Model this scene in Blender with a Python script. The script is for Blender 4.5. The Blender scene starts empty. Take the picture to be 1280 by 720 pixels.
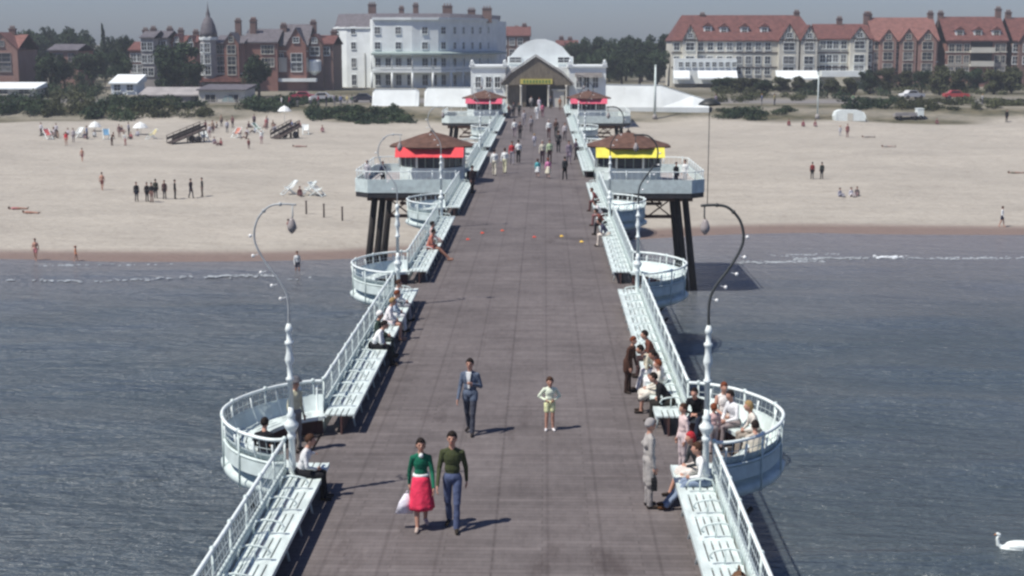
import bpy, math, random
import numpy as np
from mathutils import Vector, Matrix
S = bpy.context.scene
COL = S.collection
R = math.radians
random.seed(7)

# ---------------------------------------------------------------- camera
FPX, DK, HC, CX = 1800.0, 6.5, 8.7, 0.85       # focal length in px of a 1280 wide frame, deck height, eye above deck, eye x
PITCH = math.atan(308 / FPX)
YAW = math.atan(40 / FPX * math.cos(PITCH))
cd = bpy.data.cameras.new('camera'); cam = bpy.data.objects.new('camera', cd); COL.objects.link(cam)
cd.sensor_width = 36; cd.lens = FPX / 1280 * 36; cd.clip_start = .5; cd.clip_end = 9000
cam.location = (CX, 0, DK + HC); cam.rotation_euler = (math.pi / 2 - PITCH, 0, YAW)
S.camera = cam
# ---------------------------------------------------------------- light
SUN_EL = R(58); SDIR = Vector((-.87, -.49, 0)).normalized()
w = bpy.data.worlds.new('World'); S.world = w; w.use_nodes = True
nt = w.node_tree; bg = nt.nodes['Background']
sky = nt.nodes.new('ShaderNodeTexSky'); sky.sky_type = 'NISHITA'; sky.sun_disc = False
sky.sun_elevation = SUN_EL; sky.sun_rotation = math.atan2(SDIR.x, SDIR.y)
sky.air_density = 1.0; sky.dust_density = 0.6; sky.ozone_density = 1.0
tint = nt.nodes.new('ShaderNodeMix'); tint.data_type = 'RGBA'; tint.blend_type = 'MULTIPLY'; tint.inputs[0].default_value = 1; tint.inputs[7].default_value = (.70, .82, 1.20, 1)
nt.links.new(sky.outputs[0], tint.inputs[6]); nt.links.new(tint.outputs[2], bg.inputs[0]); bg.inputs[1].default_value = .062
sl = bpy.data.lights.new('sun', 'SUN'); sl.energy = 4.8; sl.angle = R(.53); sl.color = (1, .955, .88)
so = bpy.data.objects.new('sun', sl); COL.objects.link(so)
to_sun = Vector((SDIR.x * math.cos(SUN_EL), SDIR.y * math.cos(SUN_EL), math.sin(SUN_EL)))
so.rotation_euler = to_sun.to_track_quat('Z', 'Y').to_euler(); so.location = (-40, -20, 60)
S.view_settings.view_transform = 'Standard'; S.view_settings.look = 'None'
S.view_settings.exposure = 0.18; S.view_settings.gamma = 1
try: S.cycles.filter_width = 2.6
except Exception: pass

# ---------------------------------------------------------------- pixel -> place on a surface
Fv = Vector((-math.sin(YAW) * math.cos(PITCH), math.cos(YAW) * math.cos(PITCH), -math.sin(PITCH)))
Rv = Vector((math.cos(YAW), math.sin(YAW), 0)); Uv = Rv.cross(Fv)
C0 = Vector(cam.location)
def ray(px, py): return Fv + Rv * ((px - 640) / FPX) - Uv * ((py - 360) / FPX)
def atz(px, py, z):
    d = ray(px, py); return C0 + d * ((z - C0.z) / d.z)
def aty(px, py, Y):
    d = ray(px, py); return C0 + d * (Y / d.y)
def smooth(t):
    t = max(0., min(1., t)); return t * t * (3 - 2 * t)
def shore(x): return 99.5 + 15.5 * smooth((x + 22) / 46) + .5 * math.sin(x * .11) + .8 * math.sin(x * .037 + 1)
def ground(x, y):
    d = y - shore(x)
    if d < 0: z = max(-5, d * .055)
    else: z = 4.0 * min(1, d / (204 - shore(x))) ** .85
    lump = .22 * math.sin(x * .13 + y * .09) * math.sin(x * .05 - y * .11) + .1 * math.sin(x * .4 + 1) * math.sin(y * .33)
    if 8 < d: z += lump * smooth((d - 8) / 20) * (1 - smooth((y - 205) / 10))
    z += (6.0 - 4.0) * smooth((y - 204 - 2 * math.sin(x * .07)) / 9)
    if y > 214: z = 6.0
    return z
def atg(px, py):
    d = ray(px, py); t = 60 / d.y
    for i in range(4000):
        P = C0 + d * t
        if P.z <= ground(P.x, P.y): return P
        t += .1 / d.y
    return P

# ---------------------------------------------------------------- materials
MC = {}
def mat(name, col, rough=.7, var=.15, scale=3.0, spec=.3, bump=0., col2=None, metallic=0., detail=6, sx=1, sy=1, sz=1, emit=None):
    if name in MC: return MC[name]
    m = bpy.data.materials.new(name); m.use_nodes = True; n = m.node_tree; b = n.nodes['Principled BSDF']
    b.inputs['Roughness'].default_value = rough; b.inputs['Metallic'].default_value = metallic
    b.inputs['Specular IOR Level'].default_value = spec
    tc = n.nodes.new('ShaderNodeTexCoord'); mp = n.nodes.new('ShaderNodeMapping'); mp.inputs['Scale'].default_value = (sx, sy, sz)
    n.links.new(tc.outputs['Object'], mp.inputs[0])
    nz = n.nodes.new('ShaderNodeTexNoise'); nz.inputs['Scale'].default_value = scale; nz.inputs['Detail'].default_value = detail
    n.links.new(mp.outputs[0], nz.inputs['Vector'])
    r = n.nodes.new('ShaderNodeValToRGB')
    c2 = col2 or tuple(min(1, c * (1 + var)) for c in col)
    c1 = col if col2 else tuple(c * (1 - var) for c in col)
    r.color_ramp.elements[0].color = (*c1, 1); r.color_ramp.elements[0].position = .36
    r.color_ramp.elements[1].color = (*c2, 1); r.color_ramp.elements[1].position = .64
    n.links.new(nz.outputs[0], r.inputs[0]); n.links.new(r.outputs[0], b.inputs['Base Color'])
    if name.startswith(('white', 'weathered')):      # rust bleeding and grime in the paint
        g = noise(n, tc.outputs['Object'], 1.7, 8, .8); g2 = noise(n, tc.outputs['Object'], 11, 5, .8)
        y_ = mix_rgb(n, ramp(n, g, [(.58, 0.), (.76, .55)]), r.outputs[0], (.42, .36, .27)); y_ = mix_rgb(n, ramp(n, g2, [(.62, 0.), (.74, .65)]), y_, (.30, .20, .13))
        n.links.new(y_, b.inputs['Base Color'])
    if bump:
        bp = n.nodes.new('ShaderNodeBump'); bp.inputs['Strength'].default_value = bump; bp.inputs['Distance'].default_value = .05
        n.links.new(nz.outputs[0], bp.inputs['Height']); n.links.new(bp.outputs[0], b.inputs['Normal'])
    MC[name] = m; return m
def node(n, t, **k):
    x = n.nodes.new(t)
    for a, v in k.items(): setattr(x, a, v)
    return x
def mix_rgb(n, fac, a, b, blend='MIX'):
    m = n.nodes.new('ShaderNodeMix'); m.data_type = 'RGBA'; m.blend_type = blend
    for s, v in ((m.inputs[0], fac), (m.inputs[6], a), (m.inputs[7], b)):
        if hasattr(v, 'is_linked'): n.links.new(v, s)
        else: s.default_value = v if isinstance(v, (int, float)) else (*v, 1)
    return m.outputs[2]
def ramp(n, src, stops):
    r = n.nodes.new('ShaderNodeValToRGB'); el = r.color_ramp.elements
    for i, (p, v) in enumerate(stops):
        if i > 1: el.new(p)
        el[i].position = p
    for i, (p, v) in enumerate(stops):
        el[i].position = p; el[i].color = (v, v, v, 1) if isinstance(v, (int, float)) else (*v, 1)
    n.links.new(src, r.inputs[0]); return r.outputs[0]
def noise(n, src, scale, detail=5, rough=.55, vec=(1, 1, 1)):
    mp = n.nodes.new('ShaderNodeMapping'); mp.inputs['Scale'].default_value = vec; n.links.new(src, mp.inputs[0])
    z = n.nodes.new('ShaderNodeTexNoise'); z.inputs['Scale'].default_value = scale; z.inputs['Detail'].default_value = detail
    z.inputs['Roughness'].default_value = rough; n.links.new(mp.outputs[0], z.inputs['Vector']); return z.outputs[0]
def base_mat(name, rough, spec=.3):
    m = bpy.data.materials.new(name); m.use_nodes = True; n = m.node_tree; b = n.nodes['Principled BSDF']
    b.inputs['Roughness'].default_value = rough; b.inputs['Specular IOR Level'].default_value = spec
    tc = n.nodes.new('ShaderNodeTexCoord'); return m, n, b, tc.outputs['Object']

def mat_deck():
    m, n, b, o = base_mat('deck_boards', .8, .25)
    br = n.nodes.new('ShaderNodeTexBrick'); br.inputs['Scale'].default_value = 1; br.offset = .5
    br.inputs['Mortar Size'].default_value = .018; br.inputs['Brick Width'].default_value = 1.7; br.inputs['Row Height'].default_value = .18
    br.inputs['Color1'].default_value = (.120, .106, .103, 1); br.inputs['Color2'].default_value = (.205, .18, .175, 1)
    br.inputs['Mortar'].default_value = (.085, .073, .07, 1); br.inputs['Mortar Smooth'].default_value = .4
    n.links.new(o, br.inputs['Vector'])
    a = noise(n, o, .35, 6, .6); c = noise(n, o, 9, 4, .6, (1, .3, 1)); d = noise(n, o, 1.3, 5, .7, (.6, 1, 1))
    x = mix_rgb(n, .55, br.outputs[0], ramp(n, a, [(.3, (.112, .097, .094)), (.7, (.21, .184, .178))]))
    x = mix_rgb(n, .5, x, ramp(n, c, [(.3, (.62, .62, .62)), (.7, (1, 1, 1))]), 'MULTIPLY')
    x = mix_rgb(n, .6, x, ramp(n, d, [(.35, (.72, .70, .70)), (.6, (1, 1, 1))]), 'MULTIPLY')
    # long seams where the board panels butt, about every 0.95 m
    sp = n.nodes.new('ShaderNodeSeparateXYZ'); n.links.new(o, sp.inputs[0])
    md = node(n, 'ShaderNodeMath', operation='PINGPONG'); md.inputs[1].default_value = .475; n.links.new(sp.outputs[0], md.inputs[0])
    x = mix_rgb(n, .4, x, ramp(n, md.outputs[0], [(.0, (.45, .42, .42)), (.05, (1, 1, 1))]), 'MULTIPLY')
    st = noise(n, o, .9, 7, .75, (1, .25, 1)); x = mix_rgb(n, .7, x, ramp(n, st, [(.30, (.58, .54, .53)), (.42, (1, 1, 1)), (.66, (1, 1, 1)), (.78, (1.25, 1.22, 1.2))]), 'MULTIPLY')
    sk_ = noise(n, o, 26, 3, .8); x = mix_rgb(n, .5, x, ramp(n, sk_, [(.28, (.55, .52, .5)), (.45, (1, 1, 1))]), 'MULTIPLY')
    n.links.new(x, b.inputs['Base Color'])
    bp = n.nodes.new('ShaderNodeBump'); bp.inputs['Strength'].default_value = .5; bp.inputs['Distance'].default_value = .02
    n.links.new(c, bp.inputs['Height']); n.links.new(bp.outputs[0], b.inputs['Normal']); return m

def mat_sea():
    m, n, b, o = base_mat('sea_water', .22, .45)
    b.inputs['IOR'].default_value = 1.33
    a = noise(n, o, .06, 5, .6, (.5, 1.6, 1)); c = noise(n, o, .55, 5, .65, (.35, 1.5, 1)); d = noise(n, o, 2.2, 4, .6, (.45, 1.4, 1))
    x = mix_rgb(n, ramp(n, a, [(.35, 0.), (.7, 1.)]), (.064, .085, .098), (.094, .114, .128))
    # silty shallows towards the beach
    sp = n.nodes.new('ShaderNodeSeparateXYZ'); n.links.new(o, sp.inputs[0])
    ad = node(n, 'ShaderNodeMath', operation='MULTIPLY_ADD'); ad.inputs[1].default_value = 14; n.links.new(a, ad.inputs[0]); n.links.new(sp.outputs[1], ad.inputs[2])
    mr = n.nodes.new('ShaderNodeMapRange'); mr.inputs[1].default_value = 80; mr.inputs[2].default_value = 118; n.links.new(ad.outputs[0], mr.inputs[0])
    x = mix_rgb(n, mr.outputs[0], x, (.20, .195, .205))
    n.links.new(x, b.inputs['Base Color'])
    s = node(n, 'ShaderNodeMath', operation='MULTIPLY_ADD'); s.inputs[1].default_value = .35; n.links.new(d, s.inputs[0]); n.links.new(c, s.inputs[2])
    bp = n.nodes.new('ShaderNodeBump'); bp.inputs['Strength'].default_value = 1; bp.inputs['Distance'].default_value = 1.1
    n.links.new(s.outputs[0], bp.inputs['Height']); n.links.new(bp.outputs[0], b.inputs['Normal']); return m

def mat_ground():
    m, n, b, o = base_mat('sand_and_turf', .95, .1)
    g = n.nodes.new('ShaderNodeAttribute'); g.attribute_name = 'zone'   # r = wetness, g = turf, b = path
    sp = n.nodes.new('ShaderNodeSeparateColor'); n.links.new(g.outputs[0], sp.inputs[0])
    a = noise(n, o, .12, 6, .6, (.5, 1.4, 1)); c = noise(n, o, 2.2, 6, .75); d = noise(n, o, .9, 6, .7, (.5, 1, 1))
    sand = mix_rgb(n, ramp(n, a, [(.35, 0.), (.65, 1.)]), (.395, .365, .315), (.46, .425, .365))
    sand = mix_rgb(n, .45, sand, ramp(n, c, [(.3, (.66, .64, .64)), (.65, (1, 1, 1))]), 'MULTIPLY')
    sand = mix_rgb(n, .4, sand, ramp(n, d, [(.35, (.74, .72, .72)), (.55, (1, 1, 1))]), 'MULTIPLY')
    wd_ = noise(n, o, .33, 8, .8, (.35, 2.2, 1)); sand = mix_rgb(n, .55, sand, ramp(n, wd_, [(.30, (.62, .58, .55)), (.44, (1, 1, 1)), (.62, (1, 1, 1)), (.72, (1.12, 1.12, 1.12))]), 'MULTIPLY')
    fp = noise(n, o, 1.6, 3, .8, (1, .7, 1)); sand = mix_rgb(n, .5, sand, ramp(n, fp, [(.33, (.68, .64, .62)), (.42, (1, 1, 1))]), 'MULTIPLY')
    x = mix_rgb(n, sp.outputs[0], sand, (.205, .155, .135))
    turf = mix_rgb(n, ramp(n, d, [(.35, 0.), (.65, 1.)]), (.035, .042, .022), (.15, .13, .085))
    x = mix_rgb(n, sp.outputs[1], x, turf)
    x = mix_rgb(n, sp.outputs[2], x, (.22, .21, .21))
    n.links.new(x, b.inputs['Base Color'])
    bp = n.nodes.new('ShaderNodeBump'); bp.inputs['Strength'].default_value = .8; bp.inputs['Distance'].default_value = .45
    n.links.new(d, bp.inputs['Height']); n.links.new(bp.outputs[0], b.inputs['Normal']); return m

def mat_brick(name, c1, c2, mortar=(.3, .27, .25)):
    m, n, b, o = base_mat(name, .9, .15)
    a = noise(n, o, .5, 5, .6); c = noise(n, o, 5, 4, .7)
    x = mix_rgb(n, ramp(n, a, [(.35, 0.), (.65, 1.)]), c1, c2)
    x = mix_rgb(n, .35, x, ramp(n, c, [(.3, (.6, .6, .6)), (.7, (1, 1, 1))]), 'MULTIPLY')
    sp = n.nodes.new('ShaderNodeSeparateXYZ'); n.links.new(o, sp.inputs[0])
    md = node(n, 'ShaderNodeMath', operation='PINGPONG'); md.inputs[1].default_value = .15; n.links.new(sp.outputs[2], md.inputs[0])
    x = mix_rgb(n, ramp(n, md.outputs[0], [(.0, .5), (.12, 0.)]), x, mortar)
    n.links.new(x, b.inputs['Base Color']); return m

M = dict(
    deck=mat_deck(), sea=mat_sea(), ground=mat_ground(),
    white=mat('white_ironwork', (.76, .82, .795), .45, .07, 5, .4, .1),
    white2=mat('weathered_white_paint', (.58, .66, .635), .55, .12, 3, .4, .1),
    seat=mat('white_seat_boards', (.60, .675, .65), .5, .14, 6, .35, .1, sy=.3),
    kick=mat('brown_kick_board', (.09, .045, .04), .7, .2),
    dark=mat('dark_iron', (.03, .028, .03), .6, .2, 4, .4),
    darkpipe=mat('dark_pipe', (.045, .05, .05), .5, .2, 4, .4),
    greypipe=mat('pale_grey_pipe', (.40, .42, .42), .5, .2, 4, .4),
    pile=mat('tarred_pile', (.022, .018, .016), .7, .3, 2, .3, .3),
    rust=mat('rust_brown_iron', (.13, .06, .04), .8, .3, 3),
    mesh=mat('grey_wire_mesh', (.46, .52, .52), .5, .12, 2), green=mat('grey_green_paint', (.30, .37, .35), .55, .12, 2),
    glass=mat('window_glass', (.03, .035, .045), .12, .3, .6, .6),
    curtain=mat('curtained_glass', (.13, .13, .13), .3, .4, 1.5, .5), globe=mat('lamp_globe', (.30, .27, .26), .25, .1),
    bulb=mat('clear_bulb', (.85, .85, .82), .1, .02),
    stucco=mat('white_stucco', (.74, .78, .77), .8, .07, .5, .2),
    cream=mat('cream_stucco', (.56, .54, .47), .8, .08, .5, .2),
    greystone=mat('grey_stone', (.32, .30, .29), .85, .15, .6),
    slate=mat('slate_roof', (.12, .11, .12), .7, .22, 1.5),
    redtile=mat('red_roof_tile', (.135, .058, .05), .85, .22, 1.2),
    pinktile=mat('faded_red_tile', (.20, .095, .08), .85, .18, 1.2),
    browntile=mat('brown_shingle', (.115, .062, .045), .85, .28, 2.5),
    gable=mat('brown_gable_boards', (.17, .145, .11), .8, .18, 1.5, sx=3),
    timber=mat('dark_timber', (.06, .045, .04), .8, .2),
    brick=mat_brick('red_brick', (.22, .085, .062), (.29, .13, .10)),
    brick2=mat_brick('pale_red_brick', (.30, .155, .125), (.36, .21, .17)),
    brickd=mat_brick('brown_brick', (.13, .07, .055), (.19, .105, .085)),
    redaw=mat('red_canvas', (.75, .075, .085), .8, .1, 3), yelaw=mat('yellow_canvas', (.78, .70, .10), .8, .1, 3),
    pinkaw=mat('pink_red_canvas', (.62, .10, .16), .8, .12, 3), yelsign=mat('yellow_sign_board', (.55, .48, .12), .6, .1, 3),
    greensign=mat('green_sign_letters', (.12, .22, .07), .6, .1, 3),
    bark=mat('bark', (.07, .055, .045), .9, .3, 3), skin=mat('skin', (.47, .255, .185), .55, .06, 8),
    skin2=mat('tanned_skin', (.33, .165, .115), .55, .06, 8),
    sand=mat('dry_sand', (.40, .33, .27), .95, .12, 2), concrete=mat('concrete', (.34, .32, .31), .9, .15, .8),
    foam2=mat('thin_foam', (.36, .39, .41), .8, .2, 2), foam=mat('sea_foam', (.78, .82, .84), .8, .1, 2), opening_shade=mat('door_shadow', (.02, .02, .022), .6, .2),
)
def leafmat(name, a, b_):
    m, n, b, o = base_mat(name, .75, .15)
    oi = n.nodes.new('ShaderNodeObjectInfo'); x = noise(n, o, .45, 4, .6); y = noise(n, o, 3, 3, .6)
    c = mix_rgb(n, ramp(n, x, [(.35, 0.), (.65, 1.)]), a, b_)
    c = mix_rgb(n, .6, c, ramp(n, y, [(.3, (.6, .6, .6)), (.7, (1, 1, 1))]), 'MULTIPLY')
    hs = n.nodes.new('ShaderNodeHueSaturation'); mr = n.nodes.new('ShaderNodeMapRange'); mr.inputs[3].default_value = .75; mr.inputs[4].default_value = 1.25
    n.links.new(oi.outputs['Random'], mr.inputs[0]); n.links.new(mr.outputs[0], hs.inputs['Value']); n.links.new(c, hs.inputs['Color'])
    n.links.new(hs.outputs[0], b.inputs['Base Color']); return m
M['leaf'] = leafmat('dark_foliage', (.020, .040, .024), (.060, .088, .042))
M['leaf2'] = leafmat('olive_foliage', (.055, .065, .032), (.095, .10, .05))
def cloth(c, rough=.85):
    k = 'cloth_%d_%d_%d' % tuple(int(v * 255) for v in c); return mat(k, c, rough, .12, 7, .12, .7)

# ---------------------------------------------------------------- mesh builder
class MB:
    def __init__(s): s.v = []; s.f = []; s.m = []; s.sm = []
    def add(s, vs, fs, m=0, smooth=False):
        o = len(s.v); s.v += [tuple(p) for p in vs]
        for f in fs: s.f.append([i + o for i in f]); s.m.append(m); s.sm.append(smooth)
    def box(s, x0, x1, y0, y1, z0, z1, m=0, mx=None):
        v = [(x, y, z) for z in (z0, z1) for y in (y0, y1) for x in (x0, x1)]
        if mx is not None: v = [mx @ Vector(p) for p in v]
        s.add(v, [(0, 2, 3, 1), (4, 5, 7, 6), (0, 1, 5, 4), (2, 6, 7, 3), (0, 4, 6, 2), (1, 3, 7, 5)], m)
    def bar(s, a, b, wd, hg, m=0):
        a = Vector(a); b = Vector(b); d = b - a; L = d.length
        if L < 1e-6: return
        mx = Matrix.Translation(a) @ d.to_track_quat('Y', 'Z').to_matrix().to_4x4()
        s.box(-wd / 2, wd / 2, 0, L, -hg / 2, hg / 2, m, mx)
    def tube(s, path, r, n=8, m=0, closed=False, cap=True):
        P = [Vector(p) for p in path]; rs = r if isinstance(r, (list, tuple)) else [r] * len(P); vs = []; N = len(P)
        prev = None
        for i, p in enumerate(P):
            if closed: t = P[(i + 1) % N] - P[i - 1]
            else: t = P[min(i + 1, N - 1)] - P[max(i - 1, 0)]
            t.normalize()
            if prev is None:
                u = t.orthogonal().normalized()
                if abs(t.z) < .9: u = t.cross(Vector((0, 0, 1))).normalized()
            else: u = (prev - t * prev.dot(t)); u = u.normalized() if u.length > 1e-5 else t.orthogonal().normalized()
            prev = u; w_ = t.cross(u)
            for k in range(n):
                a = 2 * math.pi * k / n; vs.append(p + (u * math.cos(a) + w_ * math.sin(a)) * rs[i])
        fs = []
        for i in range(N if closed else N - 1):
            j = (i + 1) % N
            for k in range(n): fs.append((i * n + k, i * n + (k + 1) % n, j * n + (k + 1) % n, j * n + k))
        if cap and not closed: fs += [tuple(range(n))[::-1], tuple((N - 1) * n + k for k in range(n))]
        s.add(vs, fs, m, True)
    def lathe(s, prof, c=(0, 0, 0), n=12, m=0, ex=1, ey=1, smooth=True, a0=0):
        vs = []; c = Vector(c)
        for (r, z) in prof:
            for k in range(n):
                a = 2 * math.pi * k / n + a0; vs.append((c.x + r * math.cos(a) * ex, c.y + r * math.sin(a) * ey, c.z + z))
        fs = [(i * n + k, i * n + (k + 1) % n, (i + 1) * n + (k + 1) % n, (i + 1) * n + k) for i in range(len(prof) - 1) for k in range(n)]
        fs += [tuple(range(n))[::-1], tuple((len(prof) - 1) * n + k for k in range(n))]
        s.add(vs, fs, m, smooth)
    def ball(s, c, r, n=10, m=0):
        rr = r if isinstance(r, (tuple, list)) else (r, r, r); q = n // 2 + 1; prof = [(math.sin(math.pi * i / q), -math.cos(math.pi * i / q)) for i in range(q + 1)]
        prof[0] = (.001, -1); prof[-1] = (.001, 1)
        s.lathe([(a, b * rr[2]) for a, b in prof], c, n, m, rr[0], rr[1])
    def prism(s, poly, z0, z1, m=0):           # poly in xy
        n = len(poly); vs = [(x, y, z0) for x, y in poly] + [(x, y, z1) for x, y in poly]
        ar = sum(poly[i][0] * poly[(i + 1) % n][1] - poly[(i + 1) % n][0] * poly[i][1] for i in range(n))
        fs = [tuple(range(n))[::-1], tuple(range(n, 2 * n))] + [(i, (i + 1) % n, n + (i + 1) % n, n + i) for i in range(n)]
        if ar < 0: fs = [f[::-1] for f in fs]
        s.add(vs, fs, m)
    def xprism(s, poly, y0, y1, m=0):          # poly in xz, extruded along y
        n = len(poly); vs = [(x, y0, z) for x, z in poly] + [(x, y1, z) for x, z in poly]
        ar = sum(poly[i][0] * poly[(i + 1) % n][1] - poly[(i + 1) % n][0] * poly[i][1] for i in range(n))
        fs = [tuple(range(n)), tuple(range(n, 2 * n))[::-1]] + [(i, n + i, n + (i + 1) % n, (i + 1) % n) for i in range(n)]
        if ar < 0: fs = [f[::-1] for f in fs]
        s.add(vs, fs, m)
    def build(s, name, mats, parent=None, loc=None):
        me = bpy.data.meshes.new(name); me.from_pydata(s.v, [], s.f)
        for m_ in (mats if isinstance(mats, (list, tuple)) else [mats]): me.materials.append(M[m_] if isinstance(m_, str) else m_)
        me.polygons.foreach_set('material_index', s.m); me.polygons.foreach_set('use_smooth', s.sm); me.update()
        o = bpy.data.objects.new(name, me); COL.objects.link(o)
        if parent: o.parent = parent
        if loc is not None: o.location = loc
        return o
def tag(o, label=None, cat=None, group=None, kind=None):
    for k, v in (('label', label), ('category', cat), ('group', group), ('kind', kind)):
        if v: o[k] = v
    return o
def empty(name, loc, label, cat, group=None, rz=0):
    e = bpy.data.objects.new(name, None); COL.objects.link(e); e.location = loc; e.rotation_euler.z = rz; e.empty_display_size = .3
    return tag(e, label, cat, group)
def kids(o): return [c for c in bpy.data.objects if c.parent == o]
def copy_tree(o, parent=None):
    c = o.copy(); COL.objects.link(c); c.parent = parent
    for ch in kids(o): copy_tree(ch, c)
    return c

# ================================================================ SETTING
def sheet_ground():
    xs = sorted(set([-3000, -1200, -600, -300, -220] + [x * 2.0 for x in range(-90, 101)] + [230, 320, 600, 1200, 3000]))
    ys = [60, 75, 88] + [90 + i * 1.0 for i in range(140)] + [235, 245, 260, 300, 400, 700, 1500, 4000]
    vs = [(x, y, ground(x, y)) for y in ys for x in xs]; nx = len(xs)
    fs = [(j * nx + i, j * nx + i + 1, (j + 1) * nx + i + 1, (j + 1) * nx + i) for j in range(len(ys) - 1) for i in range(nx - 1)]
    me = bpy.data.meshes.new('ground'); me.from_pydata(vs, [], fs); me.materials.append(M['ground'])
    at = me.attributes.new('zone', 'FLOAT_COLOR', 'POINT')
    for i, (x, y, z) in enumerate(vs):
        d = y - shore(x); wet = 1 - smooth((d - 2.0) / 2.6); turf = 0
        if y > 200: turf = smooth((y - 203 - 3 * math.sin(x * .09) - 2 * math.sin(x * .31)) / 4) * (.75 + .25 * math.sin(x * .21 + y))
        path = smooth((y - 219) / 3) * (1 - smooth((y - 232) / 6)) * .8
        at.data[i].color = (wet, turf, path, 1)
    for p in me.polygons: p.use_smooth = True
    o = bpy.data.objects.new('ground', me); COL.objects.link(o); tag(o, kind='structure')
sheet_ground()
def sheet_sea():
    rng = np.random.RandomState(3); waves = [(rng.uniform(.15, 1.4), rng.uniform(-.5, .5) + math.pi / 2, rng.uniform(0, 6.28)) for _ in range(14)]
    xs = [-2500, -900, -400, -200, -120, -80] + [-60 + i * .6 for i in range(201)] + [80, 120, 200, 400, 900, 2500]
    ys = [-300, -60, 0, 15] + [20 + i * .42 for i in range(155)] + [86 + i * 1. for i in range(36)]
    X, Y = np.meshgrid(np.array(xs, float), np.array(ys, float)); Z = np.zeros_like(X)
    for k, th, ph in waves: Z += .028 / (k ** .7) * np.sin(k * (X * math.cos(th) + Y * math.sin(th)) + ph + .8 * np.sin(.13 * X + ph))
    Z *= np.clip((110 - Y) / 40, .15, 1) * np.clip((Y - 10) / 12, 0, 1) * (np.abs(X) < 75)
    vs = np.stack([X, Y, Z], -1).reshape(-1, 3); nx = len(xs)
    fs = [(j * nx + i, j * nx + i + 1, (j + 1) * nx + i + 1, (j + 1) * nx + i) for j in range(len(ys) - 1) for i in range(nx - 1)]
    b = MB(); b.add([tuple(v) for v in vs], fs, 0, True); tag(b.build('sea', 'sea'), kind='structure')
sheet_sea()
def foam(pts, wd, seed, dens=.8, m_='foam'):
    rd = random.Random(seed); b = MB()
    for (xa, ya, xb, yb) in pts:
        n = int(abs(xb - xa) / .06) + 2
        for i in range(n):
            t = i / n; x = xa + (xb - xa) * t; pat = math.sin(x * .55 + seed) + math.sin(x * 1.7 + seed * 2) * .6 + math.sin(x * .21 + seed)
            if rd.random() > dens * (.55 + .3 * pat): continue
            y = ya + (yb - ya) * t + .7 * math.sin(x * .23 + seed) + rd.gauss(0, .5) * wd; ln = rd.uniform(.05, .22); b.ball((x, y, .01), (ln, rd.uniform(.05, .16) * (1 + wd), .012), 6)
    tag(b.build('water_foam', m_), kind='structure')
def shore_pt(px, py): p = atz(px, py, 0); return p.x, p.y
a = shore_pt(1095, 322); c = shore_pt(1290, 316); foam([(*a, *c)], .8, 1, 1.8); foam([(a[0] - 6, a[1] - 1.5, c[0], c[1] - 1.6)], .6, 3, .8, 'foam2')
a = shore_pt(925, 330); c = shore_pt(1030, 326); foam([(*a, *c)], .5, 5, .9, 'foam2')
for k, (x0, y0, x1, y1, wd, dn) in enumerate([(0, 350, 130, 349, .5, .4), (130, 350, 240, 347, .6, .5), (255, 348, 345, 345, .6, .6), (365, 347, 440, 342, .5, .5), (40, 334, 300, 331, .4, .2), (940, 322, 1090, 318, .4, .2)]):
    foam([(*shore_pt(x0, y0), *shore_pt(x1, y1))], wd, 11 + k, dn * 1.6, 'foam2')

# promenade walls beside the pier entrance
def wall_run(px0, px1, Y, top, bot, label, slope_end=False):
    """white rendered back wall with a weathered white seaward face, its slope added to catch more sun"""
    A = aty(px0, bot, Y); B = aty(px1, bot, Y); zt = aty(px0, top, Y).z; z0 = 5.0; H_ = zt - z0; e = empty('boundary_wall', (A.x, Y, z0), label, 'wall', 'white walls along the promenade'); L = B.x - A.x
    hs = [(0, .86), (.05, 1), (.93, 1), (1, .9)] if not slope_end else [(0, 1), (.55, .97), (.85, .6), (1, .42)]
    b = MB(); vs = []
    for t, h in hs: vs += [(L * t, -1.3, 0), (L * t, -1.3, H_ * .2), (L * t, 0, H_ * h), (L * t, .5, H_ * h), (L * t, .5, 0)]  # front slope is added so the white face turns brighter in the sun
    n = len(hs); fs = [(i * 5 + k, (i + 1) * 5 + k, (i + 1) * 5 + (k + 1) % 5, i * 5 + (k + 1) % 5) for i in range(n - 1) for k in range(5)] + [(4, 3, 2, 1, 0), tuple((n - 1) * 5 + k for k in range(5))]
    b.add(vs, fs); b.build('wall', 'stucco', e); c_ = MB(); c_.add([(x, y, z + .004) for x, y, z in vs[2::5]] + [(x, y, z + .004) for x, y, z in vs[3::5]] + [(x, y - .08, z + .12) for x, y, z in vs[2::5]] + [(x, y + .08, z + .12) for x, y, z in vs[3::5]],
        [f for i in range(n - 1) for f in ((i, i + 1, 2 * n + i + 1, 2 * n + i), (2 * n + i, 2 * n + i + 1, 3 * n + i + 1, 3 * n + i), (3 * n + i, 3 * n + i + 1, n + i + 1, n + i))]); c_.build('coping', 'stucco', e)
wall_run(466, 524, 212, 112, 131, 'white rendered wall on the promenade in front of the white hotel')
wall_run(531, 594, 212, 110, 130, 'white rendered wall joining the left side of the pier entrance')
wall_run(752, 886, 212, 106, 127, 'long white rendered wall right of the pier entrance, stepping down at its end', True)

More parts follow.
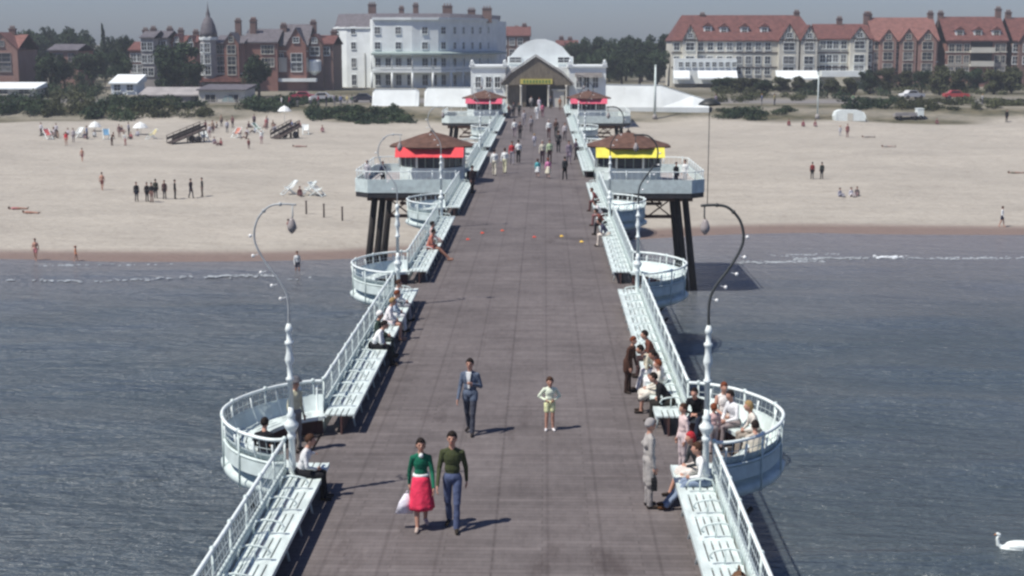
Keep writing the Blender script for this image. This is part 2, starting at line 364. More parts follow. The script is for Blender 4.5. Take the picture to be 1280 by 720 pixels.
# ================================================================ PIER
YA, YB = 8, 204
pier = empty('pier', (0, YA, 0), 'long seaside pier with brown plank deck running from the sea to the promenade', 'pier')
b = MB(); b.box(-4.1, 4.1, 0, YB - YA, DK - .18, DK); o = b.build('deck', 'deck', pier); o.location = (0, 0, 0)
b = MB()
for s in (-1, 1):
    b.box(s * 4.35 - .1, s * 4.35 + .1, 0, YB - YA, DK - .75, DK - .02)
b.build('edge_beam', 'white2', pier)
b = MB()
for s in (-2.4, 0, 2.4): b.box(s - .12, s + .12, 0, YB - YA, DK - .7, DK - .2)
b.build('joist', 'rust', pier)
for k in range(18):
    y = 6 + k * 10.3
    if y + YA > 200: break
    for s in (-3.7, 3.7):
        b = MB(); b.tube([(s, y, -3), (s * .97, y, DK - .75)], .2, 10); b.build('pile', 'pile', pier)
    b = MB(); b.bar((-3.7, y, DK - .9), (3.7, y, DK - .9), .3, .25); b.bar((-3.6, y, 1.5), (3.6, y, DK - 1.2), .08, .08); b.bar((-3.6, y + .1, DK - 1.2), (3.6, y + .1, 1.5), .08, .08)
    b.build('cross_brace', 'pile', pier)

def spath(pts, n=10, sharp=False):            # catmull-rom through xy points
    P = [Vector((*p, 0)) for p in pts]; out = []
    for i in range(len(P) - 1):
        p0 = P[max(i - 1, 0)]; p1 = P[i]; p2 = P[i + 1]; p3 = P[min(i + 2, len(P) - 1)]
        for k in range(n):
            t = k / n; out.append(.5 * ((2 * p1) + (p2 - p0) * t + (2 * p0 - 5 * p1 + 4 * p2 - p3) * t * t + (3 * p1 - p0 - 3 * p2 + p3) * t ** 3))
    out.append(P[-1]); return out
def normals(path, side):                      # inward normal
    N = []
    for i in range(len(path)):
        t = path[min(i + 1, len(path) - 1)] - path[max(i - 1, 0)]; t.normalize(); N.append(Vector((-t.y, t.x, 0)) * side)
    return N
def resample(path, step):
    out = [path[0]]; acc = 0
    for i in range(1, len(path)):
        a_, b_ = path[i - 1], path[i]; L = (b_ - a_).length
        while acc + L >= step:
            t = (step - acc) / L; a_ = a_ + (b_ - a_) * t; out.append(a_.copy()); L = (b_ - a_).length; acc = 0
        acc += L
    return out
def strip(bm, path, N, o0, o1, z0, z1, m=0):  # box-section ribbon following a path between two inward offsets
    vs = []; n = len(path)
    for p, q in zip(path, N):
        for (o_, z) in ((o0, z0), (o1, z0), (o1, z1), (o0, z1)): vs.append((p.x + q.x * o_, p.y + q.y * o_, z))
    fs = [(i * 4 + k, i * 4 + (k + 1) % 4, (i + 1) * 4 + (k + 1) % 4, (i + 1) * 4 + k) for i in range(n - 1) for k in range(4)]
    fs += [(3, 2, 1, 0), tuple((n - 1) * 4 + k for k in range(4))]; bm.add(vs, fs, m)

def bench(root, path, side, far=False, arms=True, ext=(0, 0)):
    """path = outer rail line (local xy), seat lies on its inward side"""
    N = normals(path, side); step = 1.25
    full, fullN = path, N
    if ext != (0, 0):
        full = [path[0] - Vector((0, ext[0], 0))] + path + [path[-1] + Vector((0, ext[1], 0))]; N = normals(full, side); fullN = N
    seat = MB()                              # five boards with slots, tied by broad cross plates
    for (o0, o1) in ((.62, .74), (.49, .59), (.36, .46), (.23, .33), (.10, .20)): strip(seat, full, fullN, o0, o1, .425, .46)
    N = normals(path, side)
    rp = resample(path, step); rn = [N[min(range(len(path)), key=lambda i: (path[i] - p).length)] for p in rp]
    for p, q in zip(rp, rn):
        t = Vector((q.y, -q.x, 0)); c_ = [p + q * .09 - t * .14, p + q * .745 - t * .14, p + q * .745 + t * .14, p + q * .09 + t * .14]
        seat.prism([(v.x, v.y) for v in c_], .415, .463)
    strip(seat, full, fullN, .745, .775, .38, .466)
    seat.build('seat', 'seat', root)
    kb = MB(); strip(kb, full, fullN, .46, .50, .0, .414); kb.build('kick_board', 'kick', root)
    r_ = MB(); r_.tube([Vector((p.x, p.y, 1.10)) for p in path], .036, 8); r_.build('top_rail', 'white', root); r_ = MB(); r_.tube([Vector((p.x + q.x * .03, p.y + q.y * .03, .62)) for p, q in zip(path, N)], .030, 6)
    for p, q in zip(rp, rn):
        r_.tube([(p.x, p.y, -.05), (p.x, p.y, 1.07)], .022, 8); r_.ball((p.x, p.y, 1.12), .05, 8)
    r_.build('railing_post', 'white2', root)
    bk = MB(); wp = resample(path, .19 if not far else .3); 
    for i, p in enumerate(wp):
        q = N[min(range(len(path)), key=lambda i: (path[i] - p).length)]
        bk.bar((p.x + q.x * .06, p.y + q.y * .06, .62), (p.x, p.y, 1.08), .009 if not far else .014, .009 if not far else .014)
    for z in ((.76, .90) if not far else (.84,)):
        k = (z - .62) / .42; bk.tube([Vector((p.x + q.x * .06 * (1 - k), p.y + q.y * .06 * (1 - k), z)) for p, q in zip(path, N)], .008, 4)
    bk.build('backrest', 'mesh', root)
    bd = MB(); strip(bd, path, N, .02, .05, .30, .58); bd.build('back_board', 'white2', root)
    if arms:
        for p, q in zip(rp[::1], rn):
            a_ = MB()
            pr = [(.10, .46), (.12, .60), (.16, .70), (.30, .73), (.46, .71), (.58, .68), (.63, .60), (.58, .56)]
            a_.tube([(p.x + q.x * u, p.y + q.y * u, z) for u, z in pr], .019, 6); a_.tube([(p.x + q.x * .38, p.y + q.y * .38, .46), (p.x + q.x * .38, p.y + q.y * .38, .71)], .014, 5)
            a_.tube([(p.x + q.x * .70, p.y + q.y * .70, 0), (p.x + q.x * .66, p.y + q.y * .66, .2), (p.x + q.x * .72, p.y + q.y * .72, .42)], .025, 6)
            a_.build('armrest', 'white2', root)

RX = 4.15
def straight_bench(s, y0, y1, label, flare=0):
    e = empty('long_bench', (s * RX, y0, DK), label, 'bench', 'white benches along the pier edges'); L = y1 - y0
    path = [Vector((0, L * i / 24, 0)) for i in range(25)]
    bench(e, path, 1 if s > 0 else -1, far=y0 > 60, ext=(.7 if y0 > 20 and y0 < 93 else 0, .75 if y1 < 80 or 100 < y1 < 131 else 0))
    return e
def bay(s, yc, label):
    """boat shaped viewing bay with a seat round its inside"""
    far = yc > 60
    e = empty('viewing_bay', (s * RX, yc, DK), label, 'balcony', 'rounded viewing bays hung off the pier')
    pts = [(0, -2.45), (.35, -2.44), (.98, -1.92), (1.46, -1.12), (1.70, -.1), (1.5, .95), (.95, 1.9), (.35, 2.36), (0, 2.45)]
    path = [Vector((v.x * s, v.y, 0)) for v in spath(pts, 4)]
    N = normals(path, 1 if s > 0 else -1)
    fl = MB(); fl.prism([((v.x + q.x * (.30 + .34 * abs(q.y)) * min(1, abs(v.x) * 3)), v.y + q.y * (.30 + .34 * abs(q.y)) * min(1, abs(v.x) * 3)) for v, q in zip(path, N)], -.16, -.004); fl.build('floor', 'deck', e)
    tb = MB(); n = len(path); prof = [(0.06, .98), (.03, .80), (.10, .50), (.20, .26), (.20, .14), (-.02, .10), (-.10, .02), (-.08, -.10), (.08, -.18), (.42, -.30), (.9, -.38)]   # inward offset, z
    vs = []
    tp = lambda q, z: .34 * abs(q.y) * smooth((.8 - z) / .9)
    for p, q in zip(path, N):
        for (o_, z) in prof: o_ += tp(q, z); vs.append((p.x + q.x * o_, p.y + q.y * o_, z))
    k = len(prof); fs = [(i * k + j, i * k + j + 1, (i + 1) * k + j + 1, (i + 1) * k + j) for i in range(n - 1) for j in range(1, k - 1)]
    if s < 0: fs = [f[::-1] for f in fs]
    tb.add(vs, fs, 0, True); tb.build('hull_panel', 'white2', e)
    for p, q in list(zip(path, N))[::3]:
        rb = MB()
        rb.tube([(p.x - q.x * .01, p.y - q.y * .01, 1.0), *[(p.x + q.x * (o_ + tp(q, z)), p.y + q.y * (o_ + tp(q, z)), z) for o_, z in ((.02, .80), (.09, .50), (.19, .24), (.19, .14))]], .022, 6); rb.build('rib', 'white', e)
    bench(e, path, 1 if s > 0 else -1, far=far, arms=False)
    br = MB()
    for y in (-1.2, 1.2): br.tube([(-s * .1, y, -2.2), (s * .4, y, -1.2), (s * 1.0, y * .8, -.7)], .05, 6); 
    br.build('bracket', 'dark', e)
    return e
def lamp(s, y, label, pipe, rod=False):
    e = empty('street_lamp', (s * (RX - .17), y, DK), label, 'street lamp', 'swan neck lamps on the pier')
    p = MB(); p.lathe([(.13, 0), (.13, .1), (.08, .18), (.06, 1.15), (.085, 1.18), (.085, 1.24), (.06, 1.27), (.11, 1.36), (.14, 1.42), (.14, 1.46), (.08, 1.52), (.075, 1.6), (.09, 1.63), (.055, 1.68), (.052, 1.8)], n=14); p.build('pedestal', 'white', e)
    p = MB(); p.lathe([(.055, 1.8), (.05, 2.3), (.08, 2.32), (.08, 2.36), (.05, 2.39), (.052, 2.6), (.085, 2.68), (.088, 2.74), (.06, 2.86), (.06, 3.0), (.085, 3.03), (.085, 3.07), (.05, 3.10), (.045, 3.25), (.07, 3.28), (.07, 3.33), (.035, 3.42)], n=12); p.build('column', 'white', e)
    p = MB(); pts = [(0, 3.4), (0, 3.85), (.1, 4.15), (.4, 4.58), (.6, 5.0), (.55, 5.38), (.33, 5.64), (.1, 5.7), (-.2, 5.69)]
    cv = spath(pts, 6); p.tube([(s * v.x, 0, v.y) for v in cv], .026 if s > 0 else .019, 8)
    for t in (34, 42): p.ball((s * cv[t].x, 0, cv[t].y), .04, 8)
    p.build('crook', pipe, e)
    p = MB(); p.tube([(-s * .13, 0, 5.7), (-s * .13, 0, 5.48), (-s * .11, 0, 5.42)], .015, 6); p.build('hanger', pipe, e)
    p = MB(); p.lathe([(.02, .16), (.05, .12), (.075, .05), (.09, 0), (.08, -.06), (.05, -.10), (.01, -.14)][::-1], (-s * .11, 0, 5.28), 12); p.build('lamp_globe', 'globe', e)
    for (dx, z) in ((.68, 5.1), (.64, 4.72), (.5, 4.4), (.3, 4.15), (.14, 3.9)):
        p = MB(); p.ball((s * dx, 0, z), .035, 8); p.bar((s * dx, 0, z), (s * (dx - .1), 0, z + .03), .012, .012); p.build('festoon_bulb', 'bulb', e)
    if rod:
        p = MB(); p.tube([(-s * .08, 0, 5.7), (-s * .08, 0, 7.55)], .008, 5); p.build('thin_rod', 'darkpipe', e)
        p = MB(); p.lathe([(.02, .12), (.1, .1), (.2, .03), (.21, 0), (.02, -.02)][::-1], (-s * .08, 0, 7.55), 12); p.build('loudspeaker', 'darkpipe', e)
    return e
BAYS = [29.35, 49.85, 70.35, 112.5, 133.0]
ordn = ['nearest', 'second', 'third', 'fourth', 'farthest']
side = {-1: 'left', 1: 'right'}
for s in (-1, 1):
    for i, yc in enumerate(BAYS):
        extra = {(-1, 0): 'sunlit white viewing bay over the water, nearest on the left side of the pier', (1, 0): 'rounded viewing bay crowded with seated people, nearest on the right side'}.get((s, i),
            '%s white viewing bay from the camera, left side'.replace('left side', '%s side')  % (ordn[i], side[s]))
        bay(s, yc, extra)
        lamp(s, yc - 2.6, {(1, 0): 'white lamp column with dark swan neck and thin rod, nearest on the right', (-1, 0): 'white lamp column with pale swan neck, nearest on the left'}.get((s, i), '%s swan neck lamp from the camera along the %s railing' % (ordn[i], side[s])),
             'darkpipe' if s > 0 else 'greypipe', rod=(s > 0 and i == 0))  # darker pipe for right lamps, paler for left
    segs = [(14.5, 26.75, 'nearest the camera'), (31.95, 47.25, 'between the first and second bays'), (52.45, 67.75, 'between the second and third bays'), (72.95, 85.4, 'between the third bay and near kiosk'),
            (93.5, 109.9, 'just beyond the near kiosk'), (115.1, 130.4, 'halfway to the pier entrance'), (135.6, 160, 'before the far kiosk'), (170, 188, 'next to the pier entrance')]
    for y0, y1, d in segs: straight_bench(s, y0, y1, 'white slatted bench on the %s side, %s' % (side[s], d))
    # rounded bench end by the kiosk opening
    e = empty('curved_bench', (s * RX, 93.3, DK), 'curved white bench end turning outward behind the %s kiosk' % ('red' if s < 0 else 'yellow'), 'bench', 'curved bench ends by the kiosks')
    bench(e, [Vector((s * v.x, v.y, 0)) for v in spath([(0, 0), (.5, -.15), (1.1, -.1), (1.7, 0), (2.4, .5)][::-1], 4)], 1 if s < 0 else -1, far=True, arms=False)

def platform(s, y0, label, depth=11.5, xo=10.5):
    e = empty('kiosk_platform', (s * 4.4, y0, 0), label, 'platform', 'kiosk platforms beside the pier'); W = xo - 4.4
    poly = [(0, 0), (W - .8, 0), (W, .8), (W, depth - .8), (W - .8, depth), (0, depth)]; poly = [(s * x, y) for x, y in poly]
    b = MB(); b.prism(poly, DK - .15, DK); b.build('floor', 'concrete', e)
    b = MB(); path = [Vector((x, y, 0)) for x, y in poly]; N = normals(path, 1 if s > 0 else -1)
    strip(b, path, N, -.02, .12, DK - .55, DK - .153); b.build('fascia', 'dark', e)
    b = MB(); strip(b, path, N, -.05, .03, DK - .25, DK + .55); b.build('parapet', 'white2', e)
    b = MB(); b.tube([Vector((p.x, p.y, DK + 1.02)) for p in path], .03, 8); rp = resample(path, 1.4)
    for p in rp: b.tube([(p.x, p.y, DK + .5), (p.x, p.y, DK + 1.0)], .028, 6); b.ball((p.x, p.y, DK + 1.06), .05, 8)
    for p in resample(path, .35): b.bar((p.x, p.y, DK + .55), (p.x, p.y, DK + 1.0), .014, .014)
    b.build('railing', 'white', e)
    for yy in (2.2, depth - 2.2):
        for dx in ((0, .5) if yy < 3 else (.25,)):
            b = MB(); b.tube([(s * (W - 1.5 + dx), yy, DK - .5), (s * (W - 1.15 + dx), yy, DK - 3.5), (s * (W - .6 + dx), yy, -2)], [.2, .21, .25], 12); b.build('column', 'pile', e)
    for yy in (2.2, depth - 2.2):
        b = MB(); b.bar((0, yy, DK - .75), (s * (W - .5), yy, DK - .75), .25, .4); b.bar((0, yy, DK - 1.9), (s * (W - 1.8), yy, DK - 1.9), .14, .2)
        for k in range(3): xx = s * (W - 1.8) / 3; b.bar((xx * k, yy, DK - 1.9), (xx * (k + 1), yy, DK - .8), .08, .08); b.bar((xx * k, yy + .05, DK - .8), (xx * (k + 1), yy + .05, DK - 1.9), .08, .08)
        b.build('girder', 'rust', e)
def kiosk(s, y, label, awn, xc=6.15):
    e = empty('kiosk', (s * xc, y, DK), label, 'kiosk', 'octagonal kiosks beside the pier'); r = 2.15
    oc = lambda rr, z: [(rr * math.cos(R(22.5 + 45 * k)), rr * math.sin(R(22.5 + 45 * k)), z) for k in range(8)]
    b = MB(); b.prism([(p[0], p[1]) for p in oc(r, 0)], 0, 1.0); b.build('counter_wall', 'white2', e)
    b = MB(); b.prism([(p[0], p[1]) for p in oc(r - .25, 0)], 1.0, 2.35); b.build('interior', 'timber', e)
    for p in oc(r - .02, 0): b = MB(); b.tube([(p[0], p[1], 1.0), (p[0], p[1], 2.4)], .07, 6); b.build('post', 'white', e)
    for k in range(8):
        a_, c_ = Vector(oc(r - .12, 0)[k]), Vector(oc(r - .12, 0)[(k + 1) % 8]); g = MB(); d = (c_ - a_)
        g.bar(a_ + d * .06 + Vector((0, 0, 1.65)), c_ - d * .06 + Vector((0, 0, 1.65)), .03, 1.2); g.build('window', 'glass', e)
        f_ = MB()
        for t in (.33, .66): f_.tube([a_ * 1.03 + d * t + Vector((0, 0, 1.02)), a_ * 1.03 + d * t + Vector((0, 0, 2.3))], .03, 5)
        f_.build('glazing_bar', 'green', e)
    b = MB(); ring = [(2.75, 2.22), (2.8, 2.32), (1.9, 2.58), (.9, 2.92), (.25, 3.08), (.12, 3.12)]
    b.lathe(ring, n=8, smooth=False, a0=R(22.5)); b.build('roof', 'browntile', e)
    b = MB(); b.lathe([(.12, 3.1), (.16, 3.16), (.05, 3.24), (.02, 3.36)], n=8); b.build('finial', 'timber', e)
    # canvas valance/awning hung on the two sides that face the sea end
    b = MB(); P = oc(2.5, 0)
    pts = [P[4], P[5], P[6], P[7]]
    w_ = r; y0_ = -2.35
    n = 16; vs = []
    for i in range(n + 1):
        t = i / n; x = -2.1 + 4.2 * t; sag = .03 * math.sin(t * math.pi * 8)
        vs += [(x, y0_ + .25, 2.30), (x, y0_ - .25 + sag, 1.72 + .02 * math.sin(t * 50))]
    fs = [(2 * i, 2 * i + 1, 2 * i + 3, 2 * i + 2) for i in range(n)]; b.add(vs, fs, 0, True)
    b.add([(x, y_ + .02, z_ - .01) for x, y_, z_ in vs], [f[::-1] for f in fs], 0, True); b.build('awning', awn, e)
platform(-1, 86, 'white edged platform carrying the red awning kiosk on dark columns'); platform(1, 86, 'white edged platform carrying the yellow awning kiosk on dark columns')
platform(-1, 161, 'far platform left of the pier near the entrance'); platform(1, 161, 'far platform right of the pier near the entrance')
kiosk(-1, 90.6, 'brown roofed octagonal kiosk with a bright red awning', 'redaw'); kiosk(1, 90.6, 'brown roofed octagonal kiosk with a bright yellow awning', 'yelaw')
kiosk(-1, 168, 'far kiosk with pink red awning left of the pier entrance', 'pinkaw', 6.0); kiosk(1, 168, 'far kiosk with pink red awning right of the pier entrance', 'pinkaw', 6.0)

# ================================================================ BUILDINGS
def win(root, x, y, z, wd, ht, rz=0, fm='stucco', sash=True, name='window'):
    """window standing in the facade plane; local -y is outward, rotated by rz about (x, y)"""
    w_ = MB(); mx = Matrix.Translation((x, y, z)) @ Matrix.Rotation(rz, 4, 'Z'); h = ht / 2; a_ = wd / 2; t = .09
    w_.box(-a_ - t, -a_, -.1, .05, -h - t, h + t, 0, mx); w_.box(a_, a_ + t, -.1, .05, -h - t, h + t, 0, mx); w_.box(-a_, a_, -.1, .05, h, h + t, 0, mx); w_.box(-a_ - t, a_ + t, -.18, .05, -h - t * 1.6, -h, 0, mx)
    if sash: w_.box(-a_, a_, -.06, -.02, -.03, .03, 0, mx); w_.box(-.025, .025, -.06, -.02, -h, h, 0, mx)
    o = w_.build(name, fm, root)
    g = MB(); g.box(-a_, a_, -.02, .04, -h, h, 0, mx); p = g.build('pane', random.choice(['glass', 'glass', 'curtain']), root); p.parent = o; return o
def chimney(root, x, y, z0, z1, wd=1.1, m='brickd'):
    b = MB(); b.box(x - wd / 2, x + wd / 2, y - .45, y + .45, z0, z1); b.box(x - wd / 2 - .1, x + wd / 2 + .1, y - .55, y + .55, z1, z1 + .2)
    for k in (-.3, 0, .3): b.lathe([(.14, 0), (.11, .5)], (x + k * wd, y, z1 + .2), 6)
    b.build('chimney', m, root)
def zof(py, Y): return aty(640, py, Y).z
def xof(px, Y): return aty(px, 52, Y).x
def house(name, px0, px1, Y, eave, ridge, wm, rm, label, cat='building', gables=(), dorm=(), chims=(), rows=(), cols=(), depth=12, base=5.5, wsize=(1.1, 1.5), fm='stucco', hip=False, group=None, band=None, tim=None):
    X0, X1 = xof(px0, Y), xof(px1, Y); W = X1 - X0; e = empty(name, (X0, Y, base), label, cat, group)
    ze = zof(eave, Y) - base; zr = zof(ridge, Y + depth / 2) - base
    b = MB(); b.box(0, W, 0, depth, 0, ze)
    if not hip: b.add([(0, 0, ze), (0, depth, ze), (0, depth / 2, zr - .15), (W, 0, ze), (W, depth, ze), (W, depth / 2, zr - .15)], [(0, 2, 1), (3, 4, 5)])
    b.build('wall', wm, e)
    h = 2.5 if hip else -.25; b = MB(); o_ = .35
    top = [(h, depth / 2, zr), (W - h, depth / 2, zr)]; lo = [(-.25, -o_, ze - .05), (W + .25, -o_, ze - .05), (W + .25, depth + o_, ze - .05), (-.25, depth + o_, ze - .05)]
    v = lo + top + [(x, y, z - .22) for x, y, z in lo + top]
    f = [(0, 1, 5, 4), (2, 3, 4, 5), (1, 2, 5), (3, 0, 4)]; 
    fs = f + [tuple(i + 6 for i in q[::-1]) for q in f] + [(0, 6, 7, 1), (1, 7, 8, 2), (2, 8, 9, 3), (3, 9, 6, 0)]
    b.add(v, fs); b.build('roof', rm, e)
    for (pc, pw, ap, pr) in gables:      # centre px, width px, apex py, projection
        xc = xof(pc, Y) - X0; wd = pw * Y / FPX; za = zof(ap, Y) - base
        b = MB(); b.xprism([(xc - wd / 2, 0), (xc + wd / 2, 0), (xc + wd / 2, ze), (xc, za - .1), (xc - wd / 2, ze)], -pr, .5); b.build('gable_bay', wm if not tim else tim, e)
        b = MB()
        for sg in (-1, 1):
            q = [(xc, -pr - .25, za), (xc + sg * (wd / 2 + .25), -pr - .25, ze - .2), (xc + sg * (wd / 2 + .25), depth * .3, ze - .2), (xc, depth * .45, za)]
            vv = q + [(x, y, z - .18) for x, y, z in q]; ff = [(0, 1, 2, 3), (7, 6, 5, 4), (0, 4, 5, 1), (1, 5, 6, 2), (2, 6, 7, 3), (3, 7, 4, 0)]
            b.add(vv, ff if sg < 0 else [k[::-1] for k in ff])
        b.build('gable_roof', rm, e)
        b = MB()
        if tim:
            for u in (-.32, -.16, 0, .16, .32): b.box(xc + u * wd - .07, xc + u * wd + .07, -pr - .06, -pr - .003, ze - 1.0, ze + (za - ze) * (1 - 2 * abs(u)) - .25)
            b.box(xc - wd / 2, xc + wd / 2, -pr - .08, -pr - .003, ze - .1, ze + .1)
            b.build('timber_frame', 'timber', e)
        win(e, xc, -pr - .01, ze + (za - ze) * .28, min(1.1, wd * .3), .9, fm=fm)
        for r_ in rows:
            zz = zof(r_, Y) - base
            if zz < ze - .6: win(e, xc, -pr - .01, zz, wd * .55, 1.5, fm=fm)
    for (pc, py) in dorm:
        xc = xof(pc, Y) - X0; zc = zof(py, Y) - base; t = (zc - ze) / (zr - ze); yy = depth / 2 * t - .6
        b = MB(); b.box(xc - .85, xc + .85, yy, yy + 2.4, zc - .8, zc + .7); b.build('dormer', 'stucco', e)
        b = MB(); b.xprism([(xc - 1.1, zc + .7), (xc + 1.1, zc + .7), (xc, zc + 1.5)], yy - .2, yy + 3.2); b.build('dormer_roof', rm, e)
        win(e, xc, yy - .01, zc, 1.0, .95, fm=fm)
    for (pc, tp) in chims:
        xc = xof(pc, Y) - X0; chimney(e, xc, depth / 2, zr - 2.2, zof(tp, Y + depth / 2) - base - .4)
    for r_ in rows:
        zz = zof(r_, Y) - base
        for c_ in cols:
            xc = xof(c_, Y) - X0
            if any(abs(c_ - g[0]) < g[1] / 2 + 1.5 for g in gables): continue
            win(e, xc, -.01, zz, wsize[0], wsize[1], fm=fm)
    if band:
        b = MB()
        for py in band: zz = zof(py, Y) - base; b.box(-.1, W + .1, -.12, -.004, zz - .12, zz + .12)
        b.build('string_course', 'timber' if tim else 'cream', e)
    return e, X0, ze, zr

# --- right terrace
e, X0, ze, zr = house('hotel', 840, 1021, 300, 50, 19, 'cream', 'redtile', 'long half timbered hotel with red tiled roof and dormers, right of the trees', 'hotel', gables=((862, 18, 30, 1.2), (985, 24, 29, 1.5), (1010, 20, 31, 1.5)), dorm=((886, 37), (906, 38), (932, 38), (957, 38)), chims=((882, 17), (1002, 14)),
    rows=(58, 75, 88), cols=(846, 876, 888, 900, 912, 924, 936, 948, 960, 972), depth=14, tim='cream', band=(50.5, 66, 84), hip=True)
b = MB(); x0, x1 = xof(843, 298) - X0, xof(920, 298) - X0; b.box(x0, x1, -4, -.2, zof(88, 298) - 5.5 - 2.6, zof(73, 298) - 5.5); b.build('sun_lounge', 'stucco', e)
for k in range(9): win(e, x0 + 1.2 + k * 1.35, -4.01, zof(80.5, 296) - 5.5, .8, .9)
for (a_, c_) in ((841, 861), (871, 920), (968, 1020)):
    b = MB(); x0, x1 = xof(a_, 298) - X0, xof(c_, 298) - X0; z = zof(92, 298) - 5.5
    b.add([(x0, -4.3, z + .7), (x1, -4.3, z + .7), (x1, -6.2, z - .8), (x0, -6.2, z - .8), (x0, -4.3, z + .55), (x1, -4.3, z + .55), (x1, -6.2, z - 1.1), (x0, -6.2, z - 1.1)], [(3, 2, 1, 0), (4, 5, 6, 7), (2, 3, 7, 6), (0, 4, 7, 3), (1, 2, 6, 5)]); b.build('canopy', 'stucco', e)
e, X0, ze, zr = house('guest_house', 1022, 1091, 301, 48, 30, 'cream', 'redtile', 'cream guest house with one timbered gable beside the long red roofed hotel', 'house', gables=((1073, 22, 33, 1.3),), chims=((1055, 22), (1089, 16)), rows=(56, 73, 86), cols=(1029, 1037, 1045, 1055, 1086), depth=11, tim='cream', band=(66, 84), group='red roofed seafront houses')
b = MB(); x0, x1 = .2, xof(1090, 298) - X0; z = zof(91, 298) - 5.5; b.box(x0, x1, -4.5, -1.4, z - .75, z + .45); b.build('canopy', 'stucco', e)
house('guest_house', 1092, 1173, 301, 50, 22, 'brick2', 'pinktile', 'pale red brick house with three gables and a faded red roof', 'house', gables=((1109, 20, 36, 1.0), (1134, 20, 35, 1.0), (1158, 22, 36, 1.0)), chims=((1093, 16), (1171, 15)), rows=(57, 70, 84), cols=(1097, 1122, 1146, 1168), depth=12, fm='cream', band=(77,), group='red roofed seafront houses')
e, X0, ze, zr = house('guest_house', 1183, 1259, 301, 50, 21, 'brick', 'redtile', 'brick house with red roof, white dormers and recessed dark balconies', 'house', dorm=((1201, 42), (1224, 42), (1247, 42)), chims=((1184, 15), (1257, 10)), rows=(60, 74, 88), cols=(1190, 1199, 1209, 1248, 1254), depth=12, fm='cream', band=(65, 81), group='red roofed seafront houses')
for py in (56, 73):
    x0, x1 = xof(1214, 301) - X0, xof(1241, 301) - X0; z = zof(py, 301) - 5.5
    b = MB(); b.box(x0, x1, -.05, -.006, z - 1.1, z + 1.1); b.build('balcony_shade', 'opening_shade', e)  # flat near-black panel on the wall, painted shade of the recess
    b = MB(); b.box(x0 - .2, x1 + .2, -1.1, -.006, z - 1.6, z - 1.1); b.box(x0 - .2, x1 + .2, -1.1, -1.0, z - 1.1, z - .5); b.build('balcony', 'cream', e)
house('guest_house', 1267, 1340, 301, 50, 22, 'brickd', 'redtile', 'dark brick house with red roof cut by the right edge of the picture', 'house', gables=((1284, 22, 33, 1.0),), chims=((1270, 14),), rows=(60, 75), cols=(1270, 1300, 1312, 1325), depth=12, fm='stucco', group='red roofed seafront houses')

